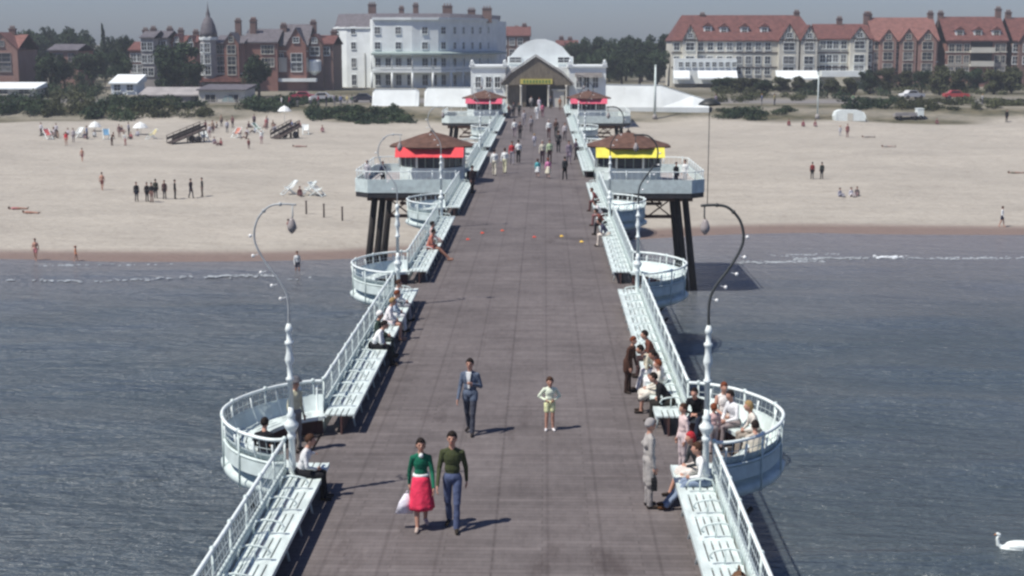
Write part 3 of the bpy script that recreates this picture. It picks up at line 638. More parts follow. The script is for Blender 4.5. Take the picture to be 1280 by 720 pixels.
# --- white crescent hotel
def crescent():
    Y0 = 292; base = 5.5
    plan = [(418, 300), (433, 296), (463, 294.5), (466, 292), (515, 291.5), (548, 292.5), (560, 294), (578, 299), (600, 307), (622, 319)]
    P = [Vector((xof(px, y), y, 0)) for px, y in plan]; org = Vector((P[0].x, Y0, base)); P = [p - Vector((org.x, org.y, 0)) for p in P]
    e = empty('hotel', org, 'large white crescent hotel with balconies, its right part in shade', 'hotel')
    z_e = [zof(35, 298)] * 3 + [zof(24, 293)] * 7
    zt = [z - base for z in z_e]
    b = MB(); back = [p + Vector((1.5, 14, 0)) for p in P]
    for i in range(len(P) - 1):
        if i == 2: continue
        h = zt[i] if i < 2 else zt[-1]
        q = [(P[i].x, P[i].y), (P[i + 1].x, P[i + 1].y), (back[i + 1].x, back[i + 1].y), (back[i].x, back[i].y)]; b.prism(q, 0, h)
    i = 2; q = [(P[2].x - .01, P[2].y), (P[3].x, P[3].y), (back[3].x, back[3].y), (back[2].x, back[2].y)]; b.prism(q, 0, zt[-1])
    b.build('wall', 'stucco', e)
    rf = MB(); h0 = zof(17.5, 304) - base          # mansard slate roof set back
    for i in range(len(P) - 1):
        a_, c_ = P[i], P[i + 1]; lo = zt[0] if i < 2 else zt[-1] ; hi = h0
        inn = Vector((.3, 4.5, 0)); q0 = [a_ + Vector((0, .3, 0)), c_ + Vector((0, .3, 0)), c_ + inn, a_ + inn]
        rf.add([(*(v.xy), lo + .02) for v in q0[:2]] + [(*(v.xy), hi) for v in q0[2:]] + [(v.x, v.y + 9, hi) for v in q0[2:]] + [(v.x, v.y + 13.5, lo) for v in q0[:2][::-1]], [(0, 1, 2, 3), (3, 2, 4, 5), (5, 4, 6, 7)])
    rf.build('roof', 'slate', e)
    co = MB()                                   # parapet cornice
    for i in range(3, len(P) - 1): co.bar((P[i].x, P[i].y - .15, zt[-1] + .1), (P[i + 1].x, P[i + 1].y - .15, zt[-1] + .1), .5, .5)
    for i in range(0, 2): co.bar((P[i].x, P[i].y - .12, zt[0] + .02), (P[i + 1].x, P[i + 1].y - .12, zt[0] + .02), .4, .3)
    co.build('cornice', 'stucco', e)
    def facade_pt(px):
        for i in range(len(plan) - 1):
            if plan[i][0] <= px <= plan[i + 1][0]:
                t = (px - plan[i][0]) / (plan[i + 1][0] - plan[i][0]); p = P[i].lerp(P[i + 1], t); d = P[i + 1] - P[i]
                return p, math.atan2(d.y, d.x), plan[i][1] * (1 - t) + plan[i + 1][1] * t
    for px in (422.5, 428, 442, 455, 472, 485, 498, 512, 531, 542, 554, 568, 579, 590, 600, 610):
        p, rz, y = facade_pt(px); n_ = Vector((math.sin(rz), -math.cos(rz), 0))
        for r_, hh in ((38, 1.3), (57, 1.3), (78.5, 1.8), (100, 2.1)):
            if px in (428, 455, 485, 512, 542) and r_ < 70: continue
            if px in (428, 455): continue
            win(e, p.x + n_.x * .02, p.y + n_.y * .02, zof(r_, y) - base, 1.1 if px > 460 else 1.0, hh, rz, 'stucco')
    seg = [P[i] for i in range(3, len(P))]
    for (py, th, pj, m_, nm) in ((67.5, .35, 2.2, 'green', 'verandah_roof'), (89, .5, 1.9, 'stucco', 'balcony_floor')):
        v_ = MB(); z = zof(py, 293) - base; vs = []
        for i, p in enumerate(seg):
            d = seg[min(i + 1, len(seg) - 1)] - seg[max(i - 1, 0)]; d.normalize(); n_ = Vector((d.y, -d.x, 0))
            dz = .35 if py < 80 else 0
            vs += [(p.x, p.y, z + th / 2 + dz), (p.x + n_.x * pj, p.y + n_.y * pj, z + th / 2), (p.x + n_.x * pj, p.y + n_.y * pj, z - th / 2), (p.x, p.y, z - th / 2)]
        fs = [(i * 4 + k, (i + 1) * 4 + k, (i + 1) * 4 + (k + 1) % 4, i * 4 + (k + 1) % 4) for i in range(len(seg) - 1) for k in range(4)]
        fs += [(0, 1, 2, 3), tuple((len(seg) - 1) * 4 + k for k in (3, 2, 1, 0))]
        v_.add(vs, [f[::-1] for f in fs[:-2]] + fs[-2:]); v_.build(nm, m_, e)
    zb = zof(89, 293) - base; zr_ = zof(67.5, 293) - base; bal = MB(); cols_ = MB()
    outs = []
    for i, p in enumerate(seg):
        d = seg[min(i + 1, len(seg) - 1)] - seg[max(i - 1, 0)]; d.normalize(); outs.append(p + Vector((d.y, -d.x, 0)) * 1.75)
    for i in range(len(outs) - 1): bal.bar((*outs[i].xy, zb + 1.1), (*outs[i + 1].xy, zb + 1.1), .1, .1); bal.bar((*outs[i].xy, zb + .65), (*outs[i + 1].xy, zb + .65), .05, .5)
    bal.build('balustrade', 'stucco', e)
    for p in resample(outs, 4.1):
        c_ = MB(); c_.tube([(p.x, p.y, 0), (p.x, p.y, zb - .25)], .22, 8); c_.tube([(p.x, p.y, zb + .25), (p.x, p.y, zr_ - .2)], .1, 6); c_.build('column', 'stucco', e)
    for px, tp, wd in ((463, 6, 1.6), (500, 11, 1.0), (518, 7, 1.1), (558, 8, 2.0), (586, 12, 1.6), (606, 10, 2.0)):
        x = xof(px, 300) - org.x; chimney(e, x, 12 if px < 580 else 20, zt[-1] - .5, zof(tp, 302) - base, wd, 'brickd')
    # full height shallow bay on the left wing
    b = MB(); 
    for pa, pb in ((444, 452),):
        p0 = facade_pt(pa)[0]; p1 = facade_pt(pb)[0]; b.prism([(p0.x + 2.2, p0.y - .5), (p1.x + .6, p1.y - .5), (p1.x + .6, p1.y + .3), (p0.x + 2.2, p0.y + .3)], 0, zof(66, 295) - base)
    b.build('bay_front', 'cream', e)
crescent()
house('town_building', 622, 662, 345, 44, 33, 'brickd', 'redtile', 'dark red brick building behind the white hotel and left of the entrance dome', 'building', chims=((655, 30), (645, 33)), rows=(52, 66), cols=(630, 640, 650), depth=14)
house('town_building', 696, 722, 350, 56, 50, 'brickd', 'redtile', 'brown house roof showing between the entrance dome and the dark trees', 'building', chims=((702, 46), (713, 47)), rows=(62,), cols=(705, 714), depth=10)

# --- left town
house('brick_house', -30, 22, 262, 60, 43, 'brick2', 'pinktile', 'pale brick house with a tall gable at the left edge of the picture', 'house', gables=((3, 40, 40, .8),), rows=(72, 84), cols=(-20, 18), depth=10, fm='greystone', chims=((4, 34),))
house('brick_house', 60, 96, 285, 62, 55, 'brick2', 'slate', 'grey roofed house with salmon brick end wall among the left trees', 'house', rows=(72,), cols=(66, 74, 88), depth=10, fm='greystone')
e, X0, ze, zr = house('brick_house', 161, 180, 290, 62, 52, 'brick', 'redtile', 'narrow red brick house left of the pale stone tower block', 'house', rows=(72, 86), cols=(166, 174), depth=10)
house('tower_house', 176, 192, 288, 46, 38, 'greystone', 'slate', 'tall pale stone house front behind the tree left of the turret', 'building', chims=((174, 36), (184, 34)), rows=(58, 74, 90), cols=(180, 187), depth=10)
house('tower_house', 192, 209, 292, 46, 38, 'greystone', 'slate', 'second pale stone house front beside a red one, with chimney on top', 'building', chims=((205, 34),), rows=(56, 68), cols=(197, 204), depth=10)
house('brick_house', 210, 246, 295, 52, 44, 'brick', 'redtile', 'red brick terrace with tall chimneys behind the big dark tree', 'house', chims=((219, 36), (238, 38)), gables=((222, 14, 42, .6), (239, 10, 44, .6)), rows=(58,), cols=(215, 230), depth=10)
def turret_house():
    Y = 270; e, X0, ze, zr = house('corner_building', 268, 304, Y, 53, 44, 'brick', 'slate', 'brick corner building with a grey domed turret and spire', 'building', chims=((290, 24), (309, 24)), gables=((290, 18, 40, .8),), rows=(62, 76, 88), cols=(270, 278, 300), depth=12, fm='cream', band=(92,))
    x = xof(261, Y) - X0; r = 1.55; z1 = zof(50, Y) - 5.5
    b = MB(); b.lathe([(r, 0), (r, z1)], (x, 0, 0), 8, smooth=False, a0=R(22.5)); b.build('turret', 'greystone', e)
    b = MB(); b.lathe([(r + .2, z1), (r + .25, z1 + .5), (r + .1, z1 + .6)], (x, 0, 0), 8, smooth=False, a0=R(22.5)); b.build('turret_cornice', 'stucco', e)
    b = MB(); hz = zof(17, Y) - 5.5; b.lathe([(r + .15, z1 + .5), (r + .05, z1 + 1.4), (r * .8, z1 + 2.8), (r * .5, z1 + 3.9), (.4, hz - .6), (.4, hz), (.2, hz + .5), (.06, zof(6, Y) - 5.5), (.02, zof(1, Y) - 5.5)], (x, 0, 0), 12); b.build('dome', 'slate', e)
    for r_ in (60, 74, 88): win(e, x, -r + .08, zof(r_, Y - 1) - 5.5, 1.0, 1.6, fm='stucco'); win(e, x - r * .68, -r * .68 + .06, zof(r_, Y - 1) - 5.5, .8, 1.6, R(-45), 'stucco')
    b = MB(); zz = zof(96, Y) - 5.5; b.add([(x - 2.5, -2.6, zz - .9), (6.2, -2.6, zz - .9), (6.2, -.003, zz + .4), (x - 2.5, -.003, zz + .4)], [(0, 1, 2, 3), (3, 2, 1, 0)]); b.build('shop_awning', 'redtile', e)
turret_house()
house('brick_house', 305, 346, 272, 52, 36, 'brick', 'slate', 'slate roofed brick building between the turret building and the gabled shop', 'house', rows=(62, 78), cols=(330, 338), depth=12, chims=((310, 23), (348, 30)), fm='cream')
e, X0, ze, zr = house('shop_building', 346, 384, 274, 56, 30, 'brick', 'slate', 'brick shop with cream upper window bay and steep slate roof', 'building', gables=((371, 24, 34, .8),), rows=(72, 84), cols=(350, 358), depth=12, chims=((386, 26),), fm='stucco', band=(64,))
b = MB(); x0 = xof(345, 274) - X0; b.box(x0, x0 + 6, -.6, -.05, zof(90, 274) - 5.5, zof(72, 274) - 5.5); b.build('shop_bay', 'cream', e)
b = MB(); b.box(0, 7.5, -1.6, -.05, zof(102, 274) - 5.5, zof(98, 274) - 5.5); b.build('shop_awning', 'stucco', e)
e, X0, ze, zr = house('shop_building', 385, 416, 276, 54, 44, 'brickd', 'redtile', 'red brick gabled shop with a white oriel window, next to the white hotel', 'building', gables=((394, 20, 42, .8),), rows=(64,), cols=(408,), depth=12, chims=((412, 38),), fm='stucco')
b = MB(); x = xof(393, 276) - X0; z0 = zof(94, 276) - 5.5; b.lathe([(.3, z0), (1.3, z0 + .8), (1.35, z0 + 2.6), (1.1, z0 + 2.9)], (x, -.8, 0), 8, smooth=False); b.build('oriel_window', 'stucco', e)
# --- low seafront buildings on the left
def flat_building(px0, px1, Y, top, bot, wm, rm, label, slope=.3, depth=5, arches=()):
    X0, X1 = xof(px0, Y), xof(px1, Y); zt = zof(top, Y); zb = max(4.0, zof(bot, Y) - .5); e = empty('seafront_shelter', (X0, Y, zb), label, 'shelter', 'low seafront shelters'); W = X1 - X0
    b = MB(); b.box(0, W, 0, depth, 0, zt - zb - .35); b.build('wall', wm, e)
    b = MB(); b.add([(-.3, -.4, zt - zb - .35), (W + .3, -.4, zt - zb - .35), (W + .3, depth + .3, zt - zb + slope), (-.3, depth + .3, zt - zb + slope), (-.3, -.4, zt - zb - .55), (W + .3, -.4, zt - zb - .55), (W + .3, depth + .3, zt - zb - .3), (-.3, depth + .3, zt - zb - .3)], [(0, 1, 2, 3), (7, 6, 5, 4), (0, 4, 5, 1), (1, 5, 6, 2), (2, 6, 7, 3), (3, 7, 4, 0)]); b.build('roof', rm, e)
    n = max(2, int(W / 3))
    for k in range(n): win(e, (k + .5) * W / n, -.01, (zt - zb) * .5, min(1.6, W / n * .5), max(.5, (zt - zb) * .42), fm=wm)
    return e
flat_building(-40, 40, 236, 108, 118, 'cream', 'stucco', 'long low shelter with a white roof edge at the far left', .5)
flat_building(136, 168, 236, 101, 115, 'stucco', 'stucco', 'small pavilion with a bright white roof beside the shrub bank', .9)
flat_building(172, 262, 226, 116, 127, 'greystone', 'greystone', 'long grey roofed shelter behind the shrubs on the left', .7)
e = flat_building(246, 304, 224, 109, 138, 'cream', 'slate', 'cream seafront building with a dark roof edge and arched opening', .2, 8)
b = MB(); b.xprism([(3.6, 0), (5.6, 0), (5.6, 2.0), (5.1, 2.7), (4.1, 2.7), (3.6, 2.0)], -.06, -.004); b.build('arched_opening', 'green', e)

# --- pier entrance
def entrance():
    Y = 196; e = empty('pier_entrance', (0, Y, DK), 'white domed pier entrance pavilion with brown gable and yellow sign board', 'building')
    b = MB()
    for q in ((-9.0, -4.31, 0, 9, -1.5, 5.3), (4.21, 9.2, 0, 9, -1.5, 5.3), (-4.3, 4.2, 3.5, 9, 2.9, 5.29)): b = MB(); b.box(*q); b.build('wing_wall', 'stucco', e)
    for x0, x1 in ((-9.2, -4.1), (4.0, 9.4)): b = MB(); b.box(x0, x1, -.25, 9.2, 5.302, 5.55); b.build('cornice', 'stucco', e)
    for x in (-8.8, -4.4, 4.4, 9.0): b = MB(); b.box(x - .3, x + .3, -.3, .3, 5.552, 5.95); b.ball((x, 0, 6.1), .22, 8); b.build('finial', 'stucco', e)
    b = MB(); b.box(-4.2, 4.9, 6, 13, 4.5, 6.6); b.xprism([(-3.9, 6.6), (4.6, 6.6), (3.4, 8.0), (2.2, 8.7), (1.0, 9.05), (-.3, 9.05), (-1.5, 8.7), (-2.7, 8.0)], 6.1, 13); b.build('dome', 'stucco', e)
    for x in (-3.1, 3.6): win(e, x, 5.98, 6.2, 1.6, .7)
    # brown gable
    b = MB(); b.xprism([(-4.9, 2.95), (-4.9, 3.15), (-3.6, 4.5), (-.25, 6.75), (3.3, 4.5), (4.7, 3.15), (4.7, 2.95)], -1.0, 3.4); b.build('gable', 'gable', e)
    b = MB()
    for q in ([(-5.1, 3.05), (-3.7, 4.65), (-.25, 6.95)], [(-.25, 6.95), (3.4, 4.65), (4.9, 3.05)]):
        for i in range(2): b.bar((q[i][0], -1.1, q[i][1]), (q[i + 1][0], -1.1, q[i + 1][1]), .3, .16)
    b.build('bargeboard', 'greystone', e)
    b = MB(); b.box(-2.3, 2.0, -1.18, -1.004, 3.1, 3.75); sb = b.build('sign_board', 'yelsign', e)
    b = MB()
    for i in range(9): x = -1.9 + i * .42; b.box(x, x + .26, -1.2, -1.181, 3.22, 3.62)
    b.build('sign_marks', 'greensign', sb).parent = sb
    b = MB(); b.box(-2.0, 2.0, 3.0, 3.3, 0, 2.9); b.build('doorway', 'opening_shade', e)  # near-black back panel, shade inside the doorway put into its colour
    for q in ((-4.28, -1.55), (1.25, 4.18)): b = MB(); b.box(*q, -.3, 3.0, 0, 2.94); b.build('inner_wall', 'gable', e)
    for x in (-4.1, -2.2, 1.5, 3.9): b = MB(); b.lathe([(.22, 0), (.15, .2), (.14, 2.7), (.24, 2.95)], (x, -.9, 0), 10); b.build('column', 'cream', e)
    b = MB(); b.box(2.1, 3.6, -.6, .6, 0, 2.2); b.box(1.9, 3.8, -.8, .8, 2.2, 2.4); b.build('ticket_booth', 'cream', e)
    for x in (-8, -6.6, -5.4, 5.6, 6.6, 7.8): win(e, x, -.01, 3.3, .7, 1.4)
    b = MB(); b.add([(5, -.01, 4.6), (8.7, -.01, 4.6), (8.7, -1.2, 4.0), (5, -1.2, 4.0)], [(0, 1, 2, 3), (3, 2, 1, 0)]); b.build('canopy', 'greystone', e)
entrance()

# ================================================================ TREES & SHRUBS
def leafmass(rd, clumps, nleaf, ls, mb, m=0):
    for (cx, cy, cz, rx, ry, rz) in clumps:
        for _ in range(nleaf):
            u = Vector((rd.gauss(0, 1), rd.gauss(0, 1), rd.gauss(0, 1))).normalized() * (rd.random() ** .35) * rd.uniform(.85, 1.12)
            p = Vector((cx + u.x * rx, cy + u.y * ry, cz + u.z * rz)); a_ = Vector((rd.gauss(0, 1), rd.gauss(0, 1), rd.gauss(0, 1))).normalized(); b_ = a_.orthogonal().normalized(); s = ls * rd.uniform(.5, 1.3)
            c_ = a_.cross(b_)
            mb.add([p + b_ * s, p + c_ * s * .6, p - b_ * s * .9, p - c_ * s * .7], [(0, 1, 2, 3)], m)
def tree_proto(seed, h, r, leaf='leaf', conifer=False, ls=.30, nl=230):
    rd = random.Random(seed); e = empty('tree', (0, 0, 0), 'tree', 'tree')
    t = MB(); t.tube([(0, 0, -.3), (.1, 0, h * .3), (0, .1, h * .75)], [r * .09, r * .065, r * .02], 7)
    cl = []
    if conifer:
        for k in range(9): z = h * (.2 + .8 * k / 9); q = r * (1 - k / 9.5); cl += [(rd.uniform(-.2, .2), rd.uniform(-.2, .2), z, q, q, h * .09)]
    else:
        for k in range(20):
            a_ = rd.uniform(0, 6.28); q = rd.uniform(.12, .74) * r; z = h * rd.uniform(.24, .87); rr = r * rd.uniform(.26, .46) 
            cl.append((q * math.cos(a_), q * math.sin(a_), z, rr, rr, rr * .8))
            if k < 7: t.tube([(0, 0, h * .3), (q * .5 * math.cos(a_), q * .5 * math.sin(a_), h * .42), (q * math.cos(a_), q * math.sin(a_), z)], [r * .05, r * .03, r * .012], 5)
    t.build('trunk', 'bark', e); c_ = MB(); leafmass(rd, cl, nl, ls, c_); c_.build('crown', leaf, e); return e
PR = [tree_proto(k, 10, 4.2) for k in range(4)] + [tree_proto(9, 12, 1.9, conifer=True, nl=120)] + [tree_proto(20 + k, 5, 2.4, 'leaf2', ls=.2) for k in range(2)]
used = set()
def tree(px, top, Y, wpx, k, label, group, base=5.8):
    o = PR[k] if k not in used else copy_tree(PR[k]); used.add(k)
    h0 = [10] * 4 + [12] + [5] * 2; r0 = [4.2] * 4 + [1.9] + [2.4] * 2
    H = zof(top, Y) - base; w_ = wpx * Y / FPX / 2
    o.location = (xof(px, Y), Y, base); o.scale = (w_ / r0[k], w_ / r0[k], H / (h0[k] * .93)); o.rotation_euler.z = random.uniform(0, 6.28)
    tag(o, label, 'tree', group); return o
G1 = 'dark trees behind the left seafront'
for (px, tp, Y, wp, k, l) in [(14, 47, 330, 40, 1, 'dark tree rising behind the gabled house at the left edge'), (40, 40, 345, 46, 0, 'broad dark tree left of the grey roofed house'), (63, 36, 350, 42, 2, 'highest rounded dark tree left of the conifer'),
        (90, 37, 340, 44, 3, 'dark tree behind the salmon brick end wall'), (112, 48, 330, 36, 1, 'lower dark tree just left of the pointed conifer'), (129, 34, 300, 15, 4, 'pointed dark conifer standing above the left trees'),
        (142, 48, 320, 38, 2, 'dark tree just right of the pointed conifer'), (158, 47, 310, 32, 0, 'dark tree beside the narrow red brick house'), (34, 62, 280, 36, 3, 'dark bushy tree in front of the left trees by the gabled house'),
        (78, 70, 270, 30, 2, 'low dark tree in front of the salmon brick wall'), (112, 66, 280, 44, 0, 'wide low dark tree below the conifer'), (146, 66, 275, 34, 3, 'low dark tree before the narrow brick house'),
        (55, 68, 262, 36, 1, 'low dark tree under the grey roofed house')]:
    tree(px, tp, Y, wp, k, l, G1)
G3 = 'dark trees among the left houses'
tree(222, 56, 262, 62, 3, 'big spreading dark tree in front of the stone houses left of the turret', G3); tree(208, 74, 256, 34, 1, 'smaller dark tree at the foot of the big tree left of the turret', G3)
tree(322, 70, 244, 44, 2, 'rounded dark green tree right of the turret building', G3); tree(240, 80, 256, 30, 0, 'dark tree against the left side of the turret building', G3)
G2 = 'dark wood behind the pier entrance'
for i, (px, tp, wp, Y) in enumerate([(722, 52, 34, 340), (742, 48, 38, 345), (762, 50, 34, 335), (783, 47, 40, 345), (803, 50, 36, 335), (824, 45, 40, 340), (840, 52, 30, 350), (735, 66, 34, 305), (757, 68, 36, 300), (778, 64, 36, 305), (800, 66, 38, 300), (822, 63, 34, 305)]):
    nm = ['tree behind', 'tree in front in'][i > 6]
    lab = ['leftmost back tree of the dark wood, by the brown house roof', 'back tree of the wood, second from its left end', 'back tree of the wood, third from its left end', 'back tree in the middle of the wood', 'back tree of the wood, third from the red roofed hotel', 'tallest back tree of the wood, near the red roofed hotel', 'back tree of the wood touching the red roofed hotel',
           'leftmost front tree of the wood above the entrance wing', 'second front tree from the left in the wood', 'middle front tree of the wood behind the white wall', 'fourth front tree from the left in the wood', 'front tree of the wood nearest the red roofed hotel'][i]
    tree(px, tp, Y, wp, i % 4, lab, G2)
G4 = 'olive trees in front of the red roofed houses'
rd = random.Random(5)
wh = [(905, 97, 'hotel sun lounge'), (925, 99, 'hotel, right of the sun lounge'), (940, 98, 'hotel centre'), (958, 100, 'hotel, right of centre'), (978, 97, 'hotel, left gable'), (1000, 97, 'hotel, right gable'), (1020, 99, 'join of hotel and cream guest house'), (1042, 100, 'cream guest house, left half'), (1064, 98, 'cream guest house, timbered gable'),
      (1090, 88, 'gap left of the three gabled house'), (1112, 86, 'left gable of the three gabled house'), (1135, 90, 'middle gable of the three gabled house'), (1155, 88, 'right gable of the three gabled house'), (1178, 85, 'gap right of the three gabled house'), (1200, 87, 'brick house with white dormers, left end'), (1222, 86, 'brick house with white dormers, middle'), (1246, 88, 'brick house with white dormers, right end'), (1268, 86, 'gap before the last dark brick house')]
for i, (px, tp, l) in enumerate(wh): tree(px, tp, 262 + rd.uniform(-8, 8), rd.uniform(22, 32), 5 + i % 2 if i % 3 else i % 4, 'low tree in front of the ' + l, G4)
rd = random.Random(77); m = MB(); cl = []
for k in range(330):
    x = rd.uniform(-190, 190); y = rd.uniform(375, 420); hh = rd.uniform(2.5, 6.5) * (1 if x < 60 else .8); cl.append((x, y, 5.5 + hh * .5, rd.uniform(3, 6), rd.uniform(3, 5), hh))
leafmass(rd, cl, 60, .9, m); tag(m.build('distant_wood', 'leaf'), kind='stuff')
def shrubs(px0, px1, py0, py1, n, name, label, leaf, seed, hgt=(.5, 1.3), group='shrub banks along the top of the beach'):
    rd = random.Random(seed); m = MB(); cl = []; base = atg((px0 + px1) / 2, (py0 + py1) / 2)
    for _ in range(n):
        g = atg(rd.uniform(px0, px1), rd.uniform(py0, py1)); h = rd.uniform(*hgt); cl.append((g.x - base.x, g.y - base.y, g.z - base.z + h * .4, rd.uniform(.7, 1.8), rd.uniform(.6, 1.3), h * .6))
    leafmass(rd, cl, 190, .17, m); o = m.build(name, leaf, None, base); tag(o, label, 'shrub', group)
shrubs(0, 60, 122, 146, 30, 'shrub_bank', 'dark shrub bank at the far left behind the beach', 'leaf', 1, (1, 2.2)); shrubs(0, 130, 112, 122, 44, 'shrub_bank', 'dark garden hedge behind the far left shrub banks', 'leaf', 21, (1.2, 2.4)); shrubs(165, 250, 122, 136, 36, 'shrub_bank', 'dark hedge directly before the long grey roofed shelter', 'leaf', 22, (.6, 1.3)); shrubs(300, 350, 124, 140, 26, 'shrub_bank', 'dark bushes at the foot of the rounded tree', 'leaf', 23, (.6, 1.4)); shrubs(55, 120, 120, 146, 34, 'shrub_bank', 'olive shrub bank below the far left white shelter', 'leaf2', 2, (1, 2.2))
shrubs(110, 165, 128, 152, 30, 'shrub_bank', 'dark shrub bank by the sunbathers, left of the grey roofed shelter', 'leaf', 3, (1, 2)); shrubs(165, 262, 132, 148, 30, 'shrub_bank', 'low green shrub bank in front of the grey roofed shelter', 'leaf2', 4)
shrubs(385, 450, 138, 152, 30, 'shrub_bank', 'green hedge at the beach top below the white hotel wall', 'leaf', 5, (.5, 1.2)); shrubs(445, 512, 137, 155, 30, 'shrub_bank', 'green hedge at the beach top ending beside the pier', 'leaf', 6, (.4, 1.1))
shrubs(900, 985, 138, 152, 22, 'shrub_bank', 'dark shrubs on the dune right of the pier', 'leaf', 7, (.3, .9)); shrubs(1055, 1125, 126, 136, 22, 'shrub_bank', 'dark green hedge above the white beach tent', 'leaf', 8, (.6, 1.2))
shrubs(1125, 1200, 127, 138, 22, 'shrub_bank', 'olive hedge below the three gabled house', 'leaf2', 9, (.4, 1)); shrubs(1200, 1280, 125, 136, 22, 'shrub_bank', 'hedge along the beach top at the right edge', 'leaf2', 10, (.4, 1))
shrubs(895, 1000, 112, 128, 30, 'shrub_bank', 'mixed shrubs in the gardens below the hotel gables', 'leaf2', 11, (.6, 1.6)); shrubs(1000, 1110, 108, 124, 30, 'shrub_bank', 'garden shrubs below the cream guest house', 'leaf', 12, (.6, 1.6))
shrubs(1110, 1280, 106, 120, 40, 'shrub_bank', 'garden shrubs below the brick guest houses', 'leaf2', 13, (.6, 1.6)); shrubs(345, 420, 122, 134, 22, 'shrub_bank', 'dark hedge in front of the brick shops', 'leaf', 14, (.5, 1.2))
# ================================================================ HAZE
b = MB(); b.box(-700, 700, -40, 760, -7, 40); hz = b.build('haze', 'foam'); tag(hz, kind='stuff')
hm = bpy.data.materials.new('haze_air'); hm.use_nodes = True; hn = hm.node_tree; hn.nodes.clear(); ho = hn.nodes.new('ShaderNodeOutputMaterial'); hv = hn.nodes.new('ShaderNodeVolumePrincipled')
hv.inputs['Density'].default_value = .0004; hv.inputs['Color'].default_value = (.80, .86, .95, 1); hn.links.new(hv.outputs[0], ho.inputs['Volume']); hz.data.materials.clear(); hz.data.materials.append(hm)

# ================================================================ PEOPLE
HAIR = dict(br=(.06, .03, .018), dk=(.018, .013, .011), rd=(.16, .045, .02), gy=(.35, .33, .32), bl=(.33, .22, .10), wh=(.75, .75, .72), rs=(.42, .03, .04), gr=(.06, .07, .08))
def hairmat(k): return cloth(HAIR[k], .7)
_tmp = [0]
def solid(prims, voxel, smooth_it=2):
    b = MB()
    for p in prims:
        if p[0] == 'c':
            _, a_, c_, ra, rb, m_ = p; a_, c_ = Vector(a_), Vector(c_)
            if (c_ - a_).length < 1e-4: continue
            b.tube([a_, c_], [ra, rb], 12); b.ball(a_, ra, 12); b.ball(c_, rb, 12)
        else:
            _, c_, r_, rot, m_ = p; q = MB(); q.ball((0, 0, 0), r_, 14); vs = [rot @ Vector(v) + Vector(c_) for v in q.v]; b.add(vs, q.f, 0)
    me = bpy.data.meshes.new('body'); me.from_pydata(b.v, [], b.f); o = bpy.data.objects.new('body', me); COL.objects.link(o)
    m1 = o.modifiers.new('r', 'REMESH'); m1.mode = 'VOXEL'; m1.voxel_size = voxel
    if smooth_it: m2 = o.modifiers.new('s', 'SMOOTH'); m2.iterations = smooth_it; m2.factor = .5
    dg = bpy.context.evaluated_depsgraph_get(); dg.update(); ev = o.evaluated_get(dg); out = bpy.data.meshes.new_from_object(ev)
    bpy.data.objects.remove(o); bpy.data.meshes.remove(me)
    nf = len(out.polygons); cen = np.zeros(nf * 3, np.float32); out.polygons.foreach_get('center', cen); cen = cen.reshape(-1, 3)
    D_ = np.full((len(prims), nf), 9., np.float32)
    for i, p in enumerate(prims):
        if p[0] == 'c':
            a_, c_ = np.array(p[1]), np.array(p[2]); ab = c_ - a_; t = np.clip(((cen - a_) @ ab) / max(ab @ ab, 1e-9), 0, 1)
            D_[i] = np.linalg.norm(cen - (a_ + t[:, None] * ab), axis=1) - (p[3] + (p[4] - p[3]) * t)
        else:
            rt = np.array(p[3]); l = (cen - np.array(p[1])) @ rt; r_ = np.array(p[2]); k = np.linalg.norm(l / r_, axis=1); D_[i] = (k - 1) * r_.min()
    names = []; 
    for p in prims:
        if p[-1] not in names: names.append(p[-1])
    idx = np.array([names.index(p[-1]) for p in prims])[D_.argmin(0)]
    for k in names: out.materials.append(k)
    out.polygons.foreach_set('material_index', idx.astype(np.int32)); out.polygons.foreach_set('use_smooth', [True] * nf); out.update(); return out
V = Vector
